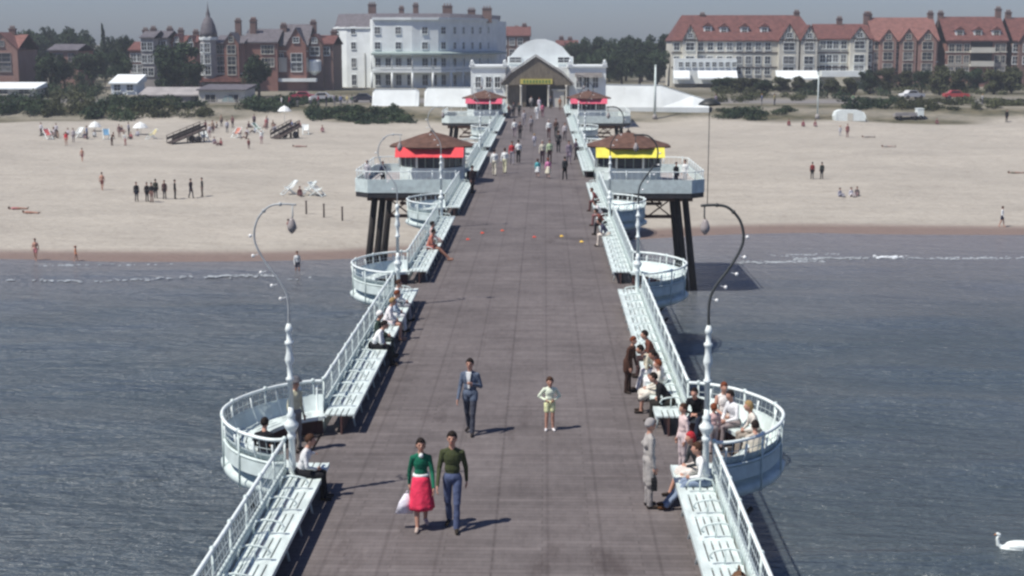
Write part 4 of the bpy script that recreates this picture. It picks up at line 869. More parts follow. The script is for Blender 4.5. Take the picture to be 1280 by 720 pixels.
def person(loc, face, label, top, bot, hair='br', h=1.75, pose='walk', detail=0, group=None, arms='down', sleeves=True, legs='long', skirt=None, coat=False, lean=0., phase=1, female=False, hat=None, skin='skin', shoes=(.04, .03, .025), longhair=False, bare=False, reach=.0, cardigan=None, twist=0):
    rz = R(face); s = h / 1.75; child = h < 1.4
    sk = M[skin]; T = cloth(top); Bm = cloth(bot); SH = cloth(shoes) if shoes else sk
    fw = .92 if female else 1.0; I3 = Matrix.Identity(3)
    lr = (1, -1); J = {}
    if pose in ('walk', 'stand'):
        st = .17 if pose == 'walk' else .0
        J['pel'] = V((0, 0, .93)); J['chest'] = V((0, -lean * .35, 1.25 - lean * .05)); J['neck'] = V((0, -lean * .55, 1.46 - lean * .12)); J['head'] = V((0, -lean * .65 - .02, 1.62 - lean * .16))
        for i, a_ in enumerate(lr):
            f = st * (1 if i == 0 else -1) * phase
            J['hip', a_] = V((a_ * .085, 0, .9)); J['knee', a_] = V((a_ * .09, -f * .55 - (.05 if f < 0 else .02), .49)); J['ank', a_] = V((a_ * .085 + a_ * (.02 if pose == 'stand' else 0), -f + (.03 if f < 0 else 0), .085 + (.05 if f < 0 else 0)))
            J['toe', a_] = J['ank', a_] + V((a_ * .03, -.15, -.05 - (.03 if f < 0 else 0)))
    elif pose == 'sit':
        J['pel'] = V((0, 0, .57)); J['chest'] = V((0, -.02 - lean * .32, .89 - lean * .08)); J['neck'] = V((0, -.02 - lean * .52, 1.10 - lean * .17)); J['head'] = V((0, -.06 - lean * .62, 1.26 - lean * .22))
        for a_ in lr:
            J['hip', a_] = V((a_ * .09, -.02, .55)); J['knee', a_] = V((a_ * .12, -.44, .52)); J['ank', a_] = V((a_ * .11, -.46 - reach, .085)); J['toe', a_] = J['ank', a_] + V((a_ * .02, -.15, -.04))
    elif pose == 'ground':   # sitting on the sand
        J['pel'] = V((0, 0, .12)); J['chest'] = V((0, .08, .42)); J['neck'] = V((0, .06, .64)); J['head'] = V((0, .02, .80))
        for a_ in lr:
            J['hip', a_] = V((a_ * .09, -.02, .12)); J['knee', a_] = V((a_ * .12, -.36, .36)); J['ank', a_] = V((a_ * .11, -.62, .09)); J['toe', a_] = J['ank', a_] + V((0, -.14, .0))
    elif pose == 'lie':
        J['pel'] = V((0, 0, .12)); J['chest'] = V((0, .32, .13)); J['neck'] = V((0, .54, .13)); J['head'] = V((0, .70, .15))
        for a_ in lr:
            J['hip', a_] = V((a_ * .09, -.02, .12)); J['knee', a_] = V((a_ * .12, -.44, .12)); J['ank', a_] = V((a_ * .12, -.86, .08)); J['toe', a_] = J['ank', a_] + V((a_ * .05, -.05, .12))
    up = (J['chest'] - J['pel']).normalized(); rt = V((1, 0, 0)); fwv = rt.cross(up).normalized(); TR = Matrix((rt, fwv, up)).transposed()
    shw = .168 * fw
    for i, a_ in enumerate(lr):
        sh = J['neck'] + TR @ V((a_ * shw, 0, -.085)); J['sh', a_] = sh; m_ = arms if isinstance(arms, str) else arms[i]
        sw = .10 * (-1 if i == 0 else 1) * phase if pose == 'walk' else 0
        if m_ == 'hips': J['el', a_] = sh + V((a_ * .15, .10, -.25)); J['wr', a_] = V((a_ * .15, -.05, J['pel'].z + .10))
        elif m_ == 'hold': J['el', a_] = sh + V((a_ * .07, .03, -.27)); J['wr', a_] = sh + V((-a_ * .05, -.22, -.17))
        elif m_ == 'lap': J['el', a_] = sh + V((a_ * .07, -.06 + lean * .05, -.26)); J['wr', a_] = J['knee', a_] + V((-a_ * .04, .12, .13))
        elif m_ == 'face': J['el', a_] = sh + V((a_ * .08, -.22, -.16)); J['wr', a_] = J['head'] + V((a_ * .05, -.14, -.1))
        elif m_ == 'back': J['el', a_] = sh + V((a_ * .08, .14, -.22)); J['wr', a_] = sh + V((a_ * .1, .28, -.44))
        elif m_ == 'out': J['el', a_] = sh + V((a_ * .22, .0, -.14)); J['wr', a_] = sh + V((a_ * .42, -.05, -.2))
        elif pose == 'lie': J['el', a_] = sh + V((a_ * .12, -.24, 0)); J['wr', a_] = sh + V((a_ * .14, -.48, -.02))
        else: J['el', a_] = sh + V((a_ * .055, .02 - sw * .6, -.285)); J['wr', a_] = sh + V((a_ * .06, -.05 - sw * 1.8, -.53))
    pr = []; E_ = lambda c, r_, m_, rot=I3: pr.append(('e', tuple(c), tuple(r_), rot, m_)); Cp = lambda a_, b_, ra, rb, m_: pr.append(('c', tuple(a_), tuple(b_), ra, rb, m_))
    k = 1.12 if coat else 1.0
    tm = sk if bare else T; mid = J['pel'].lerp(J['chest'], .5)
    E_(J['pel'], (.165 * (1.02 if female else 1), .118, .13), Bm, TR); E_(mid, (.137 * k * (0.92 if female else 1), .10 * k, .16), tm, TR); E_(J['chest'] + up * .02, (.158 * k * fw, .108 * k, .185), tm, TR)
    if female: 
        for a_ in lr: E_(J['chest'] + TR @ V((a_ * .07, -.09, .0)), (.06, .055, .06), tm, TR)
    Cp(J['sh', 1] + TR @ V((-.02, 0, .0)), J['sh', -1] + TR @ V((.02, 0, .0)), .052 * k, .052 * k, tm)
    for a_ in lr: Cp(J['neck'] - up * .02, J['sh', a_] + TR @ V((-a_ * .02, 0, .0)), .05, .048, tm)
    Cp(J['neck'] - up * .01, J['head'] - V((0, 0, .06)), .055, .05, sk)
    hs = 1.3 if child else 1.0
    hd = J['head'] + V((0, 0, .03 * (hs - 1))); E_(hd, (.076 * hs, .095 * hs, .112 * hs), sk); E_(hd + V((0, -.022 * hs, -.062 * hs)), (.05 * hs, .062 * hs, .055 * hs), sk)
    if detail: 
        E_(hd + V((0, -.098 * hs, -.015 * hs)), (.013 * hs, .02 * hs, .024 * hs), sk)
        for a_ in lr: E_(hd + V((a_ * .078 * hs, .01, -.01)), (.012, .02, .03), sk)
    if detail > 1:
        ed = cloth((.03, .02, .018)); lp = cloth((.38, .12, .10))
        for a_ in lr: E_(hd + V((a_ * .030 * hs, -.084 * hs, .008 * hs)), (.013, .012, .009), ed); E_(hd + V((a_ * .032 * hs, -.088 * hs, .028 * hs)), (.017, .009, .006), ed)
        E_(hd + V((0, -.083 * hs, -.062 * hs)), (.022, .010, .008), lp)
    if coat:
        E_(J['pel'] + V((0, 0, .02)), (.175, .128, .145), T, TR)
        for a_ in lr: Cp(J['hip', a_] + V((0, 0, .04)), J['hip', a_].lerp(J['knee', a_], coat), .10, .098 if coat < .4 else .112, T)
    for a_ in lr:
        sm_ = T if (sleeves is not False and not bare) else sk; fm_ = T if sleeves is True and not bare else sk
        ck = 1.22 if child else 1.0; Cp(J['sh', a_], J['el', a_], .051 * k * ck, .043 * k * ck, sm_); Cp(J['el', a_], J['wr', a_], .041 * k * ck, .030 * k * ck, fm_)
        d = (J['wr', a_] - J['el', a_]).normalized(); hp = J['wr', a_] + d * .055; q = d.orthogonal().normalized()
        side_ = V((a_, 0, 0)); side_ = (side_ - d * side_.dot(d)).normalized() if abs(d.x) < .9 else V((0, 0, 1)); nrm = d.cross(side_).normalized()
        acr = nrm; inw = -side_ * 1
        if not detail: E_(hp, (.035, .035, .05), sk); Cp(hp, hp + d * .06, .03, .02, sk)
        else:
            rotm = Matrix((acr, inw, d)).transposed(); E_(hp, (.043, .018, .05), sk, rotm)
            for fi, (o_, ln) in enumerate(((-.030, .060), (-.010, .075), (.010, .072), (.030, .055))):
                b0 = hp + d * .035 + acr * o_; b1 = b0 + d * ln * .5 + inw * .006; b2 = b1 + d * ln * .45 + inw * .022
                Cp(b0, b1, .0105, .010, sk); Cp(b1, b2, .0095, .0085, sk)
            fsd = -1 if (acr.y > 0) else 1
            t0 = hp - d * .02 + acr * (fsd * .036); t1 = t0 + acr * (fsd * .025) + d * .03 + inw * .012; Cp(t0, t1, .013, .011, sk); Cp(t1, t1 + d * .03 + inw * .01, .0105, .009, sk)
    for a_ in lr:
        th = Bm if legs != 'bare' else sk; cf = Bm if legs == 'long' else sk
        if skirt: th = sk; cf = sk
        if legs == 'shorts':
            m1_ = J['hip', a_].lerp(J['knee', a_], .55); Cp(J['hip', a_], m1_, .095, .088, Bm); Cp(m1_, J['knee', a_], .07, .055, sk)
        else: Cp(J['hip', a_], J['knee', a_], .088, .064 if th is not sk else .056, th if not (skirt and pose != 'walk' and pose != 'stand') else Bm)
        Cp(J['knee', a_], J['knee', a_].lerp(J['ank', a_], .35) + V((0, .012, 0)), .056, .055, cf); Cp(J['knee', a_].lerp(J['ank', a_], .35) + V((0, .012, 0)), J['ank', a_], .060 if cf is Bm else .054, .055 if cf is Bm else .036, cf)
        Cp(J['ank', a_] + V((0, .03, -.035)), J['toe', a_], .042, .034, SH)
    if skirt and pose in ('sit', 'ground'):
        Cp(J['pel'], J['knee', 1].lerp(J['knee', -1], .5), .14, .12, Bm); 
        for a_ in lr: Cp(J['knee', a_].lerp(J['hip', a_], .4), J['knee', a_] + V((0, -.02, -.10)), .09, .085, Bm)
    me = solid(pr, {0: .034, 1: .017, 2: .0085}[detail], 2 if detail else 1)
    e = empty('person', loc, label, 'person', group, rz); e.scale = (s, s, s)
    if child: e.scale = (s * 1.06, s * 1.06, s)
    o = bpy.data.objects.new('body', me); COL.objects.link(o); o.parent = e
    if skirt and pose in ('walk', 'stand'):
        q = MB(); z0 = J['pel'].z + .1; n = 28; vs = []; L = skirt; rows_ = 8
        for i in range(rows_ + 1):
            t = i / rows_; z = z0 - L * t; 
            for j in range(n):
                a_ = 2 * math.pi * j / n; rr = (.145 + .10 * t ** .7) * (1 + .06 * t * math.sin(a_ * 7 + 1)); vs.append((rr * math.cos(a_), rr * (.82 + .22 * t) * math.sin(a_) - .03 * t, z))
        fs = [(i * n + j, (i + 1) * n + j, (i + 1) * n + (j + 1) % n, i * n + (j + 1) % n) for i in range(rows_) for j in range(n)]
        fs += [tuple(range(n)), tuple(rows_ * n + j for j in range(n))[::-1]]
        q.add(vs, fs, 0, True); q.build('skirt', Bm, e)
    if hair:
        q = MB(); q.ball((0, 0, 0), (.094 * hs, .114 * hs, .130 * hs), 16); vs = []
        for v in q.v:
            v = V(v)
            if v.y < -.045 * hs and v.z < .05 * hs: v = V((v.x * .7, v.y * .45, v.z * .7))
            elif v.z < -.02 * hs and v.y < .03 * hs: v = V((v.x * .8, v.y, v.z * .6))
            elif not longhair and v.z < -.04 * hs: v = V((v.x * .8, v.y * .8, v.z * .7))
            elif longhair and v.z < .02: v = V((v.x * 1.12, v.y * 1.1, v.z * 1.25))
            vs.append(v + hd + V((0, .008, .012)))
        q2 = MB(); q2.add(vs, q.f, 0, True); q2.build('hair', hairmat(hair), e)
    if hat:
        q = MB(); q.lathe([(.15, 0), (.15, .012), (.10, .02), (.095, .09), (.06, .12)], hd + V((0, 0, .05)), 14, ex=1, ey=1.1); q.build('hat', cloth(hat), e)
    return e
def onpx(px, py, z=None):
    return atz(px, py, DK) if z is None else atz(px, py, z)
# --- the four walkers in front
GW = 'people walking on the pier'
W_ = (.74, .76, .74); NV = (.02, .025, .04); BK = (.015, .015, .018)
person(onpx(527, 660), 8, 'woman in green cardigan and bright red skirt beside a man, holding a white bag', (.012, .13, .075), (.70, .045, .10), 'dk', 1.69, 'walk', 2, GW, female=True, skirt=.62, legs='bare', shoes=(.5, .4, .34), longhair=True, sleeves=True, phase=-1)
wm = onpx(527, 660)
# white waistband is part of her outfit
q = MB(); q.lathe([(.150, -.035), (.156, 0), (.152, .035)], (0, 0, 0), 20, ey=.78); o = q.build('waistband', cloth(W_)); wpar = [x for x in bpy.data.objects if x.get('label', '').startswith('woman in green cardigan')][0]; o.parent = wpar; o.location = (0, 0, 1.035)
q = MB(); q.ball((0, 0, 0), (.045, .03, .05), 10); o = q.build('white_collar', cloth(W_)); o.parent = wpar; o.location = (0, -.075, 1.43)
# her bag, hanging from the hand
hb = wm + V((-.30, -.05, 0)); e = empty('carrier_bag', (hb.x, hb.y, DK + .30), 'white bag hanging from the hand of the woman in the red skirt', 'bag')
q = MB(); q.add([(-.17, -.05, 0), (.15, -.05, 0), (.15, .05, 0), (-.17, .05, 0), (-.10, -.035, .2), (.12, -.035, .22), (.12, .035, .22), (-.10, .035, .2), (-.0, -.01, .36), (.07, -.01, .37), (.07, .01, .37), (0, .01, .36)],
    [(3, 2, 1, 0), (0, 1, 5, 4), (1, 2, 6, 5), (2, 3, 7, 6), (3, 0, 4, 7), (4, 5, 9, 8), (5, 6, 10, 9), (6, 7, 11, 10), (7, 4, 8, 11), (8, 9, 10, 11)], 0, True); q.build('bag_body', cloth((.72, .70, .76)), e)
q = MB(); q.tube([(.03, 0, .35), (.04, 0, .40), (.06, 0, .42)], .008, 6); q.build('handle', cloth((.72, .70, .76)), e)
person(onpx(566, 661), -4, 'dark haired man in olive sweater and blue jeans beside the woman in red skirt', (.055, .065, .030), (.075, .095, .17), 'dk', 1.83, 'walk', 2, GW, phase=1, shoes=(.03, .025, .02))
person(onpx(588, 542), -12, 'man in open blue grey jacket and white shirt alone, one hand at his chest', (.10, .125, .175), (.055, .06, .08), 'dk', 1.74, 'walk', 2, GW, arms=('hold', 'down'), coat=.2, phase=1, shoes=(.03, .025, .025))
jk = [x for x in bpy.data.objects if x.get('label', '').startswith('man in open blue grey')][0]
q = MB(); q.add([(-.065, -.128, 1.44), (.055, -.128, 1.44), (.035, -.142, 1.30), (.022, -.135, 1.08), (-.022, -.135, 1.08), (-.04, -.142, 1.30), (-.065, -.09, 1.45), (.055, -.09, 1.45), (.035, -.09, 1.30), (.022, -.09, 1.08), (-.022, -.09, 1.08), (-.04, -.09, 1.30)], [(0, 5, 4, 3, 2, 1), (0, 1, 7, 6), (1, 2, 8, 7), (2, 3, 9, 8), (3, 4, 10, 9), (4, 5, 11, 10), (5, 0, 6, 11)]); o = q.build('shirt_front', cloth(W_)); o.parent = jk
person(onpx(687, 538), 6, 'small boy in white top and pale yellow shorts standing with hands on hips', (.72, .78, .62), (.72, .74, .42), 'br', 1.22, 'stand', 2, GW, arms='hips', legs='shorts', shoes=(.72, .70, .70))
# --- right side group round the nearest bay
GS = 'people on the benches and in the viewing bays'
def sit(s, y, label, top, bot, hair='br', dx=0, **k): return person((s * (3.80 + dx), y, DK), -90 * s + k.pop('turn', 0), label, top, bot, hair, k.pop('h', 1.7), 'sit', k.pop('detail', 1), GS, k.pop('arms', 'lap'), **k)
person((2.98, 35.3, DK), 60, 'rust haired person in dark brown coat standing left of the right hand group', (.07, .035, .025), (.05, .03, .025), 'rd', 1.5, 'stand', 1, GS, coat=.5, lean=.25)
sit(1, 35.5, 'dark haired man in beige shirt and white trousers leaning forward on the right bench', (.56, .52, .40), (.70, .68, .68), 'dk', lean=.75, reach=.1, sleeves=None)
sit(1, 34.5, 'person in pale shirt and white trousers seated just behind the man in the beige shirt', (.66, .60, .56), (.72, .72, .70), 'dk', lean=.35, skin='skin2')
sit(1, 32.3, 'person in black jacket and trousers seated at the corner before the right bay', BK, (.03, .028, .025), 'dk', lean=.6)
person((2.86, 26.25, DK), 100, 'tall standing woman in long pale grey coat beside the seated group on the right', (.36, .34, .32), (.30, .28, .27), 'gy', 1.74, 'stand', 1, GS, coat=.95, female=True)
e = empty('handbag', (2.94, 26.01, DK + .44), 'black handbag on the arm of the tall woman in the grey coat', 'bag'); q = MB(); q.box(-.05, .05, -.14, .14, 0, .2); q.build('bag_body', cloth(BK), e); q = MB(); q.tube([(0, -.1, .2), (0, -.06, .32), (0, .06, .32), (0, .1, .2)], .01, 6); q.build('handle', cloth(BK), e)
sit(1, 27.05, 'woman with red headscarf, dark top and pale skirt seated beside the right lamp column', (.035, .04, .045), (.66, .60, .55), 'rs', lean=.3, female=True, skirt=.5, legs='bare', longhair=True, reach=.15, dx=.12, turn=20)
sit(1, 26.2, 'man in bright white shirt and blue grey trousers stretching his legs on the right bench', (.78, .79, .77), (.20, .25, .34), 'br', lean=.25, reach=.32, dx=.15, shoes=(.10, .045, .02), sleeves=True, arms=('lap', 'back'))
person((4.85, 31.15, DK), 10, 'red brown haired woman in white top sitting at the far side of the right bay', (.74, .70, .66), (.45, .38, .34), 'rd', 1.62, 'sit', 1, GS, 'lap', female=True, sleeves=False)
person((5.42, 29.7, DK), -85, 'person with round light brown hair seated at the outer tip of the right bay', (.60, .56, .50), (.28, .24, .2), 'bl', 1.62, 'sit', 1, GS, 'lap', lean=.3, longhair=True)
person((4.5, 29.9, DK), 200, 'small dark red haired child standing inside the right bay', (.62, .42, .40), (.5, .42, .4), 'rd', 1.08, 'stand', 1, GS)
person((4.3, 31.2, DK), -20, 'person in dark suit sitting behind the right lamp column', BK, NV, 'dk', 1.66, 'sit', 1, GS, 'lap', lean=.5, reach=.2)
person((5.1, 27.9, DK), 180, 'dark haired person in cream jacket, back to camera, on the right bay near seat', (.55, .5, .42), (.2, .18, .17), 'dk', 1.6, 'sit', 1, GS, 'lap', lean=.1)
e = empty('shoulder_bag', (3.85, 20.9, DK + .466), 'brown bag left on the right bench at the bottom edge', 'bag'); q = MB(); q.ball((0, 0, .15), (.13, .22, .15), 14); q.build('bag_body', cloth((.13, .07, .04)), e); q = MB(); q.tube([(0, -.18, .2), (0, -.1, .36), (0, .1, .36), (0, .18, .2)], .014, 6); q.build('strap', cloth((.13, .07, .04)), e)
person((3.72, 28.55, DK), -70, 'person in pale pink blouse standing just behind the woman with the red headscarf', (.66, .52, .50), (.5, .42, .42), 'br', 1.45, 'stand', 1, GS, female=True)
person((3.62, 33.3, DK), -95, 'woman in cream dress on the right bench, beside the person in black jacket', (.64, .60, .52), (.62, .58, .5), 'rd', 1.64, 'sit', 1, GS, 'lap', female=True, skirt=.5, legs='bare')
person((5.05, 30.5, DK), -60, 'person in white shirt with dark hair seated between the two women in the right bay', (.74, .74, .74), (.24, .2, .2), 'dk', 1.66, 'sit', 1, GS, 'lap', lean=.2)
sit(1, 37.0, 'person in rust brown coat seated behind the standing rust haired one', (.13, .05, .035), (.05, .03, .03), 'dk', lean=.4)
# --- left side
person((-4.75, 27.8, DK), 175, 'dark haired person in black top seated low in the left bay, back to camera', BK, NV, 'dk', 1.64, 'sit', 1, GS, 'lap', lean=.2)
person((-4.45, 29.9, DK), 60, 'person in cream shirt and grey hat standing inside the left bay', (.66, .62, .42), (.22, .21, .2), 'gy', 1.62, 'stand', 1, GS, hat=(.12, .12, .13))
sit(-1, 26.6, 'brown haired person with white sleeve seated by the left lamp column', (.62, .62, .62), BK, 'br', lean=.25, arms=('out', 'lap'))
sit(-1, 38.3, 'person in white shirt and black trousers at the near end of the left bench group', (.74, .74, .74), BK, 'dk', lean=.5, reach=.1)
sit(-1, 39.3, 'white haired person in dark green clothes on the left bench', (.03, .05, .04), (.04, .05, .045), 'wh', lean=.1)
sit(-1, 41.6, 'pink faced person in white clothes in the middle of the left bench group', (.74, .70, .70), (.62, .55, .55), 'bl', lean=.3, legs='shorts', shoes=(.45, .25, .18))
sit(-1, 42.9, 'person in pale blue shirt second from the far end of the left bench group', (.45, .52, .6), (.6, .6, .6), 'rd', lean=.3)
sit(-1, 44.6, 'person in white top and grey trousers at the far end of the left bench group', (.72, .72, .7), (.25, .25, .27), 'br', lean=.1)
sit(-1, 57.4, 'sunburnt person with bare outstretched legs alone on the left bench past the second bay', (.42, .16, .12), (.35, .12, .1), 'dk', lean=.3, reach=.42, legs='shorts', shoes=None, skin='skin2')
sit(-1, 59.3, 'dark haired person in pale pink top on the left bench beyond the sunburnt sitter', (.6, .42, .40), (.2, .15, .14), 'dk', detail=0)
person((-3.3, 83.5, DK), 60, 'person in dark brown coat standing at the bench gap before the red kiosk', (.05, .03, .028), BK, 'dk', 1.62, 'stand', 0, GS, coat=.6)
sit(1, 61.5, 'person with pale trousers nearest of the three on the right bench beyond the second bay', (.06, .06, .1), (.62, .55, .48), 'dk', lean=.6, detail=0, dx=-.15)
sit(1, 65.2, 'middle person of three on the right bench beyond the second bay, in rust brown', (.18, .06, .045), BK, 'dk', lean=.6, detail=0, dx=-.15)
sit(1, 68.5, 'farthest of three on the right bench beyond the second bay, in white top', (.6, .56, .55), (.2, .1, .1), 'dk', lean=.5, detail=0, dx=-.15)
sit(1, 74.5, 'person in dark red sitting on the right bench past the third bay', (.16, .05, .05), (.1, .04, .04), 'br', lean=.5, detail=0, dx=-.1)
person((8.9, 87.6, DK), 30, 'person in black standing at the railing right of the yellow kiosk', BK, NV, 'dk', 1.5, 'stand', 0, GS)
person((9.5, 88.2, DK), -30, 'person in white standing at the outer railing right of the yellow kiosk', W_, (.5, .5, .5), 'dk', 1.6, 'stand', 0, GS)
person((-8.9, 87.2, DK), 20, 'person in dark blue leaning at the railing left of the red kiosk', (.03, .035, .07), BK, 'dk', 1.55, 'stand', 0, GS)
person((-9.9, 87.6, DK), -20, 'person in pale grey at the outer corner left of the red kiosk', (.5, .48, .5), (.4, .4, .42), 'gy', 1.6, 'stand', 0, GS)
# --- crowd further up the deck   (px, foot py, height, facing, top, trousers, hair, extra, label)
PK = (.62, .22, .40); TL = (.10, .42, .45)
crowd = [
    (618, 220, 1.78, 175, W_, (.66, .62, .5), 'dk', {}, 'man in white shirt and long cream trousers walking away, leftmost of a pair'),
    (631, 217, 1.72, 170, W_, (.68, .66, .45), 'br', {}, 'man in white shirt and pale yellow trousers walking away, right of a pair'),
    (640, 206, 1.7, 5, (.5, .05, .06), (.3, .28, .3), 'dk', {}, 'person in red top behind the pair in cream trousers'),
    (648, 204, 1.7, 180, W_, BK, 'dk', {}, 'person in white top and black trousers right of the cream trousered pair'),
    (672, 222, 1.2, 185, TL, W_, 'br', dict(skirt=.5, legs='bare'), 'child in teal top and white skirt beside the girl in pink'),
    (685, 223, 1.3, 180, PK, (.74, .7, .55), 'rd', dict(skirt=.6, legs='bare'), 'girl in pink top and cream skirt walking away mid pier'),
    (706, 225, 1.5, 200, (.03, .035, .04), BK, 'dk', {}, 'figure all in black walking right of the girl in pink'),
    (678, 205, 1.72, 0, (.55, .52, .42), (.05, .03, .04), 'gy', {}, 'person in beige jacket behind the girl in pink'),
    (687, 204, 1.72, 5, (.45, .55, .35), (.05, .03, .03), 'dk', {}, 'person in pale green top and dark trousers behind the girl in pink'),
    (698, 191, 1.76, 180, (.05, .05, .05), BK, 'br', {}, 'person in black between the green top and the grey coated woman'),
    (711, 205, 1.7, 10, (.22, .18, .22), (.2, .17, .2), 'dk', dict(coat=.7), 'woman in mauve grey coat near the right bench beside the yellow kiosk'),
    (720, 200, 1.6, -60, (.06, .04, .06), BK, 'dk', {}, 'dark dressed figure close to the right bench beside the yellow kiosk'),
    (643, 172, 1.7, 180, W_, (.25, .2, .22), 'dk', {}, 'person in bright white top left of the deck centre, far up the pier'),
    (650, 174, 1.6, 0, (.07, .05, .05), BK, 'dk', {}, 'short dark dressed person next to a bright white top far up the pier'),
    (664, 166, 1.65, 0, (.28, .26, .28), (.12, .1, .1), 'br', {}, 'grey dressed person alone at the deck centre far up the pier'),
    (686, 173, 1.72, 0, W_, (.10, .05, .05), 'gy', {}, 'person in white top and brown trousers, left of a dark pair far up the pier'),
    (695, 172, 1.75, 0, (.09, .05, .04), (.04, .04, .04), 'dk', {}, 'person in brown jacket right of a white topped walker far up the pier'),
    (706, 176, 1.6, 10, (.55, .5, .5), (.12, .1, .1), 'br', {}, 'person in pale pink top near the right bench far up the pier'),
    (636, 148, 1.7, 30, (.28, .12, .09), (.1, .08, .08), 'br', {}, 'rust dressed person by the left bench near the far kiosk'),
    (642, 146, 1.75, 0, (.1, .09, .1), BK, 'dk', {}, 'dark tall person by the left bench near the far kiosk'),
    (649, 146, 1.7, 0, (.06, .07, .07), BK, 'dk', {}, 'dark figure just left of the white dressed couple near the entrance'),
    (671, 150, 1.75, 180, W_, (.7, .7, .7), 'br', {}, 'all white dressed walker, nearer of a couple near the entrance'),
    (678, 147, 1.7, 180, (.5, .14, .22), (.2, .1, .12), 'br', {}, 'pink dressed walker beside the all white walker near the entrance'),
    (674, 139, 1.75, 0, (.72, .62, .66), (.68, .68, .7), 'rd', {}, 'white trousered person just outside the entrance doorway'),
    (664, 136, 1.7, 0, (.5, .46, .42), (.1, .1, .1), 'dk', {}, 'person in pale top stepping out of the entrance doorway'),
    (700, 138, 1.7, 0, (.36, .18, .10), (.2, .12, .08), 'br', {}, 'orange brown dressed person right of the entrance doorway'),
    (688, 136, 1.7, 0, (.1, .1, .12), BK, 'dk', {}, 'dark person beside the ticket booth at the entrance'),
    (655, 158, 1.68, 0, (.4, .38, .40), (.22, .2, .22), 'br', {}, 'grey dressed walker left of centre between the far kiosks'),
    (668, 184, 1.1, 180, (.52, .5, .56), (.3, .3, .34), 'bl', {}, 'small pale child alone on the deck centre beyond the girl in pink'),
]
for px, py, h, fc, tp_, bt, hr, kw, lab in crowd: person(onpx(px, py), fc, lab, tp_, bt, hr, h, 'walk', 0, GW, **kw)
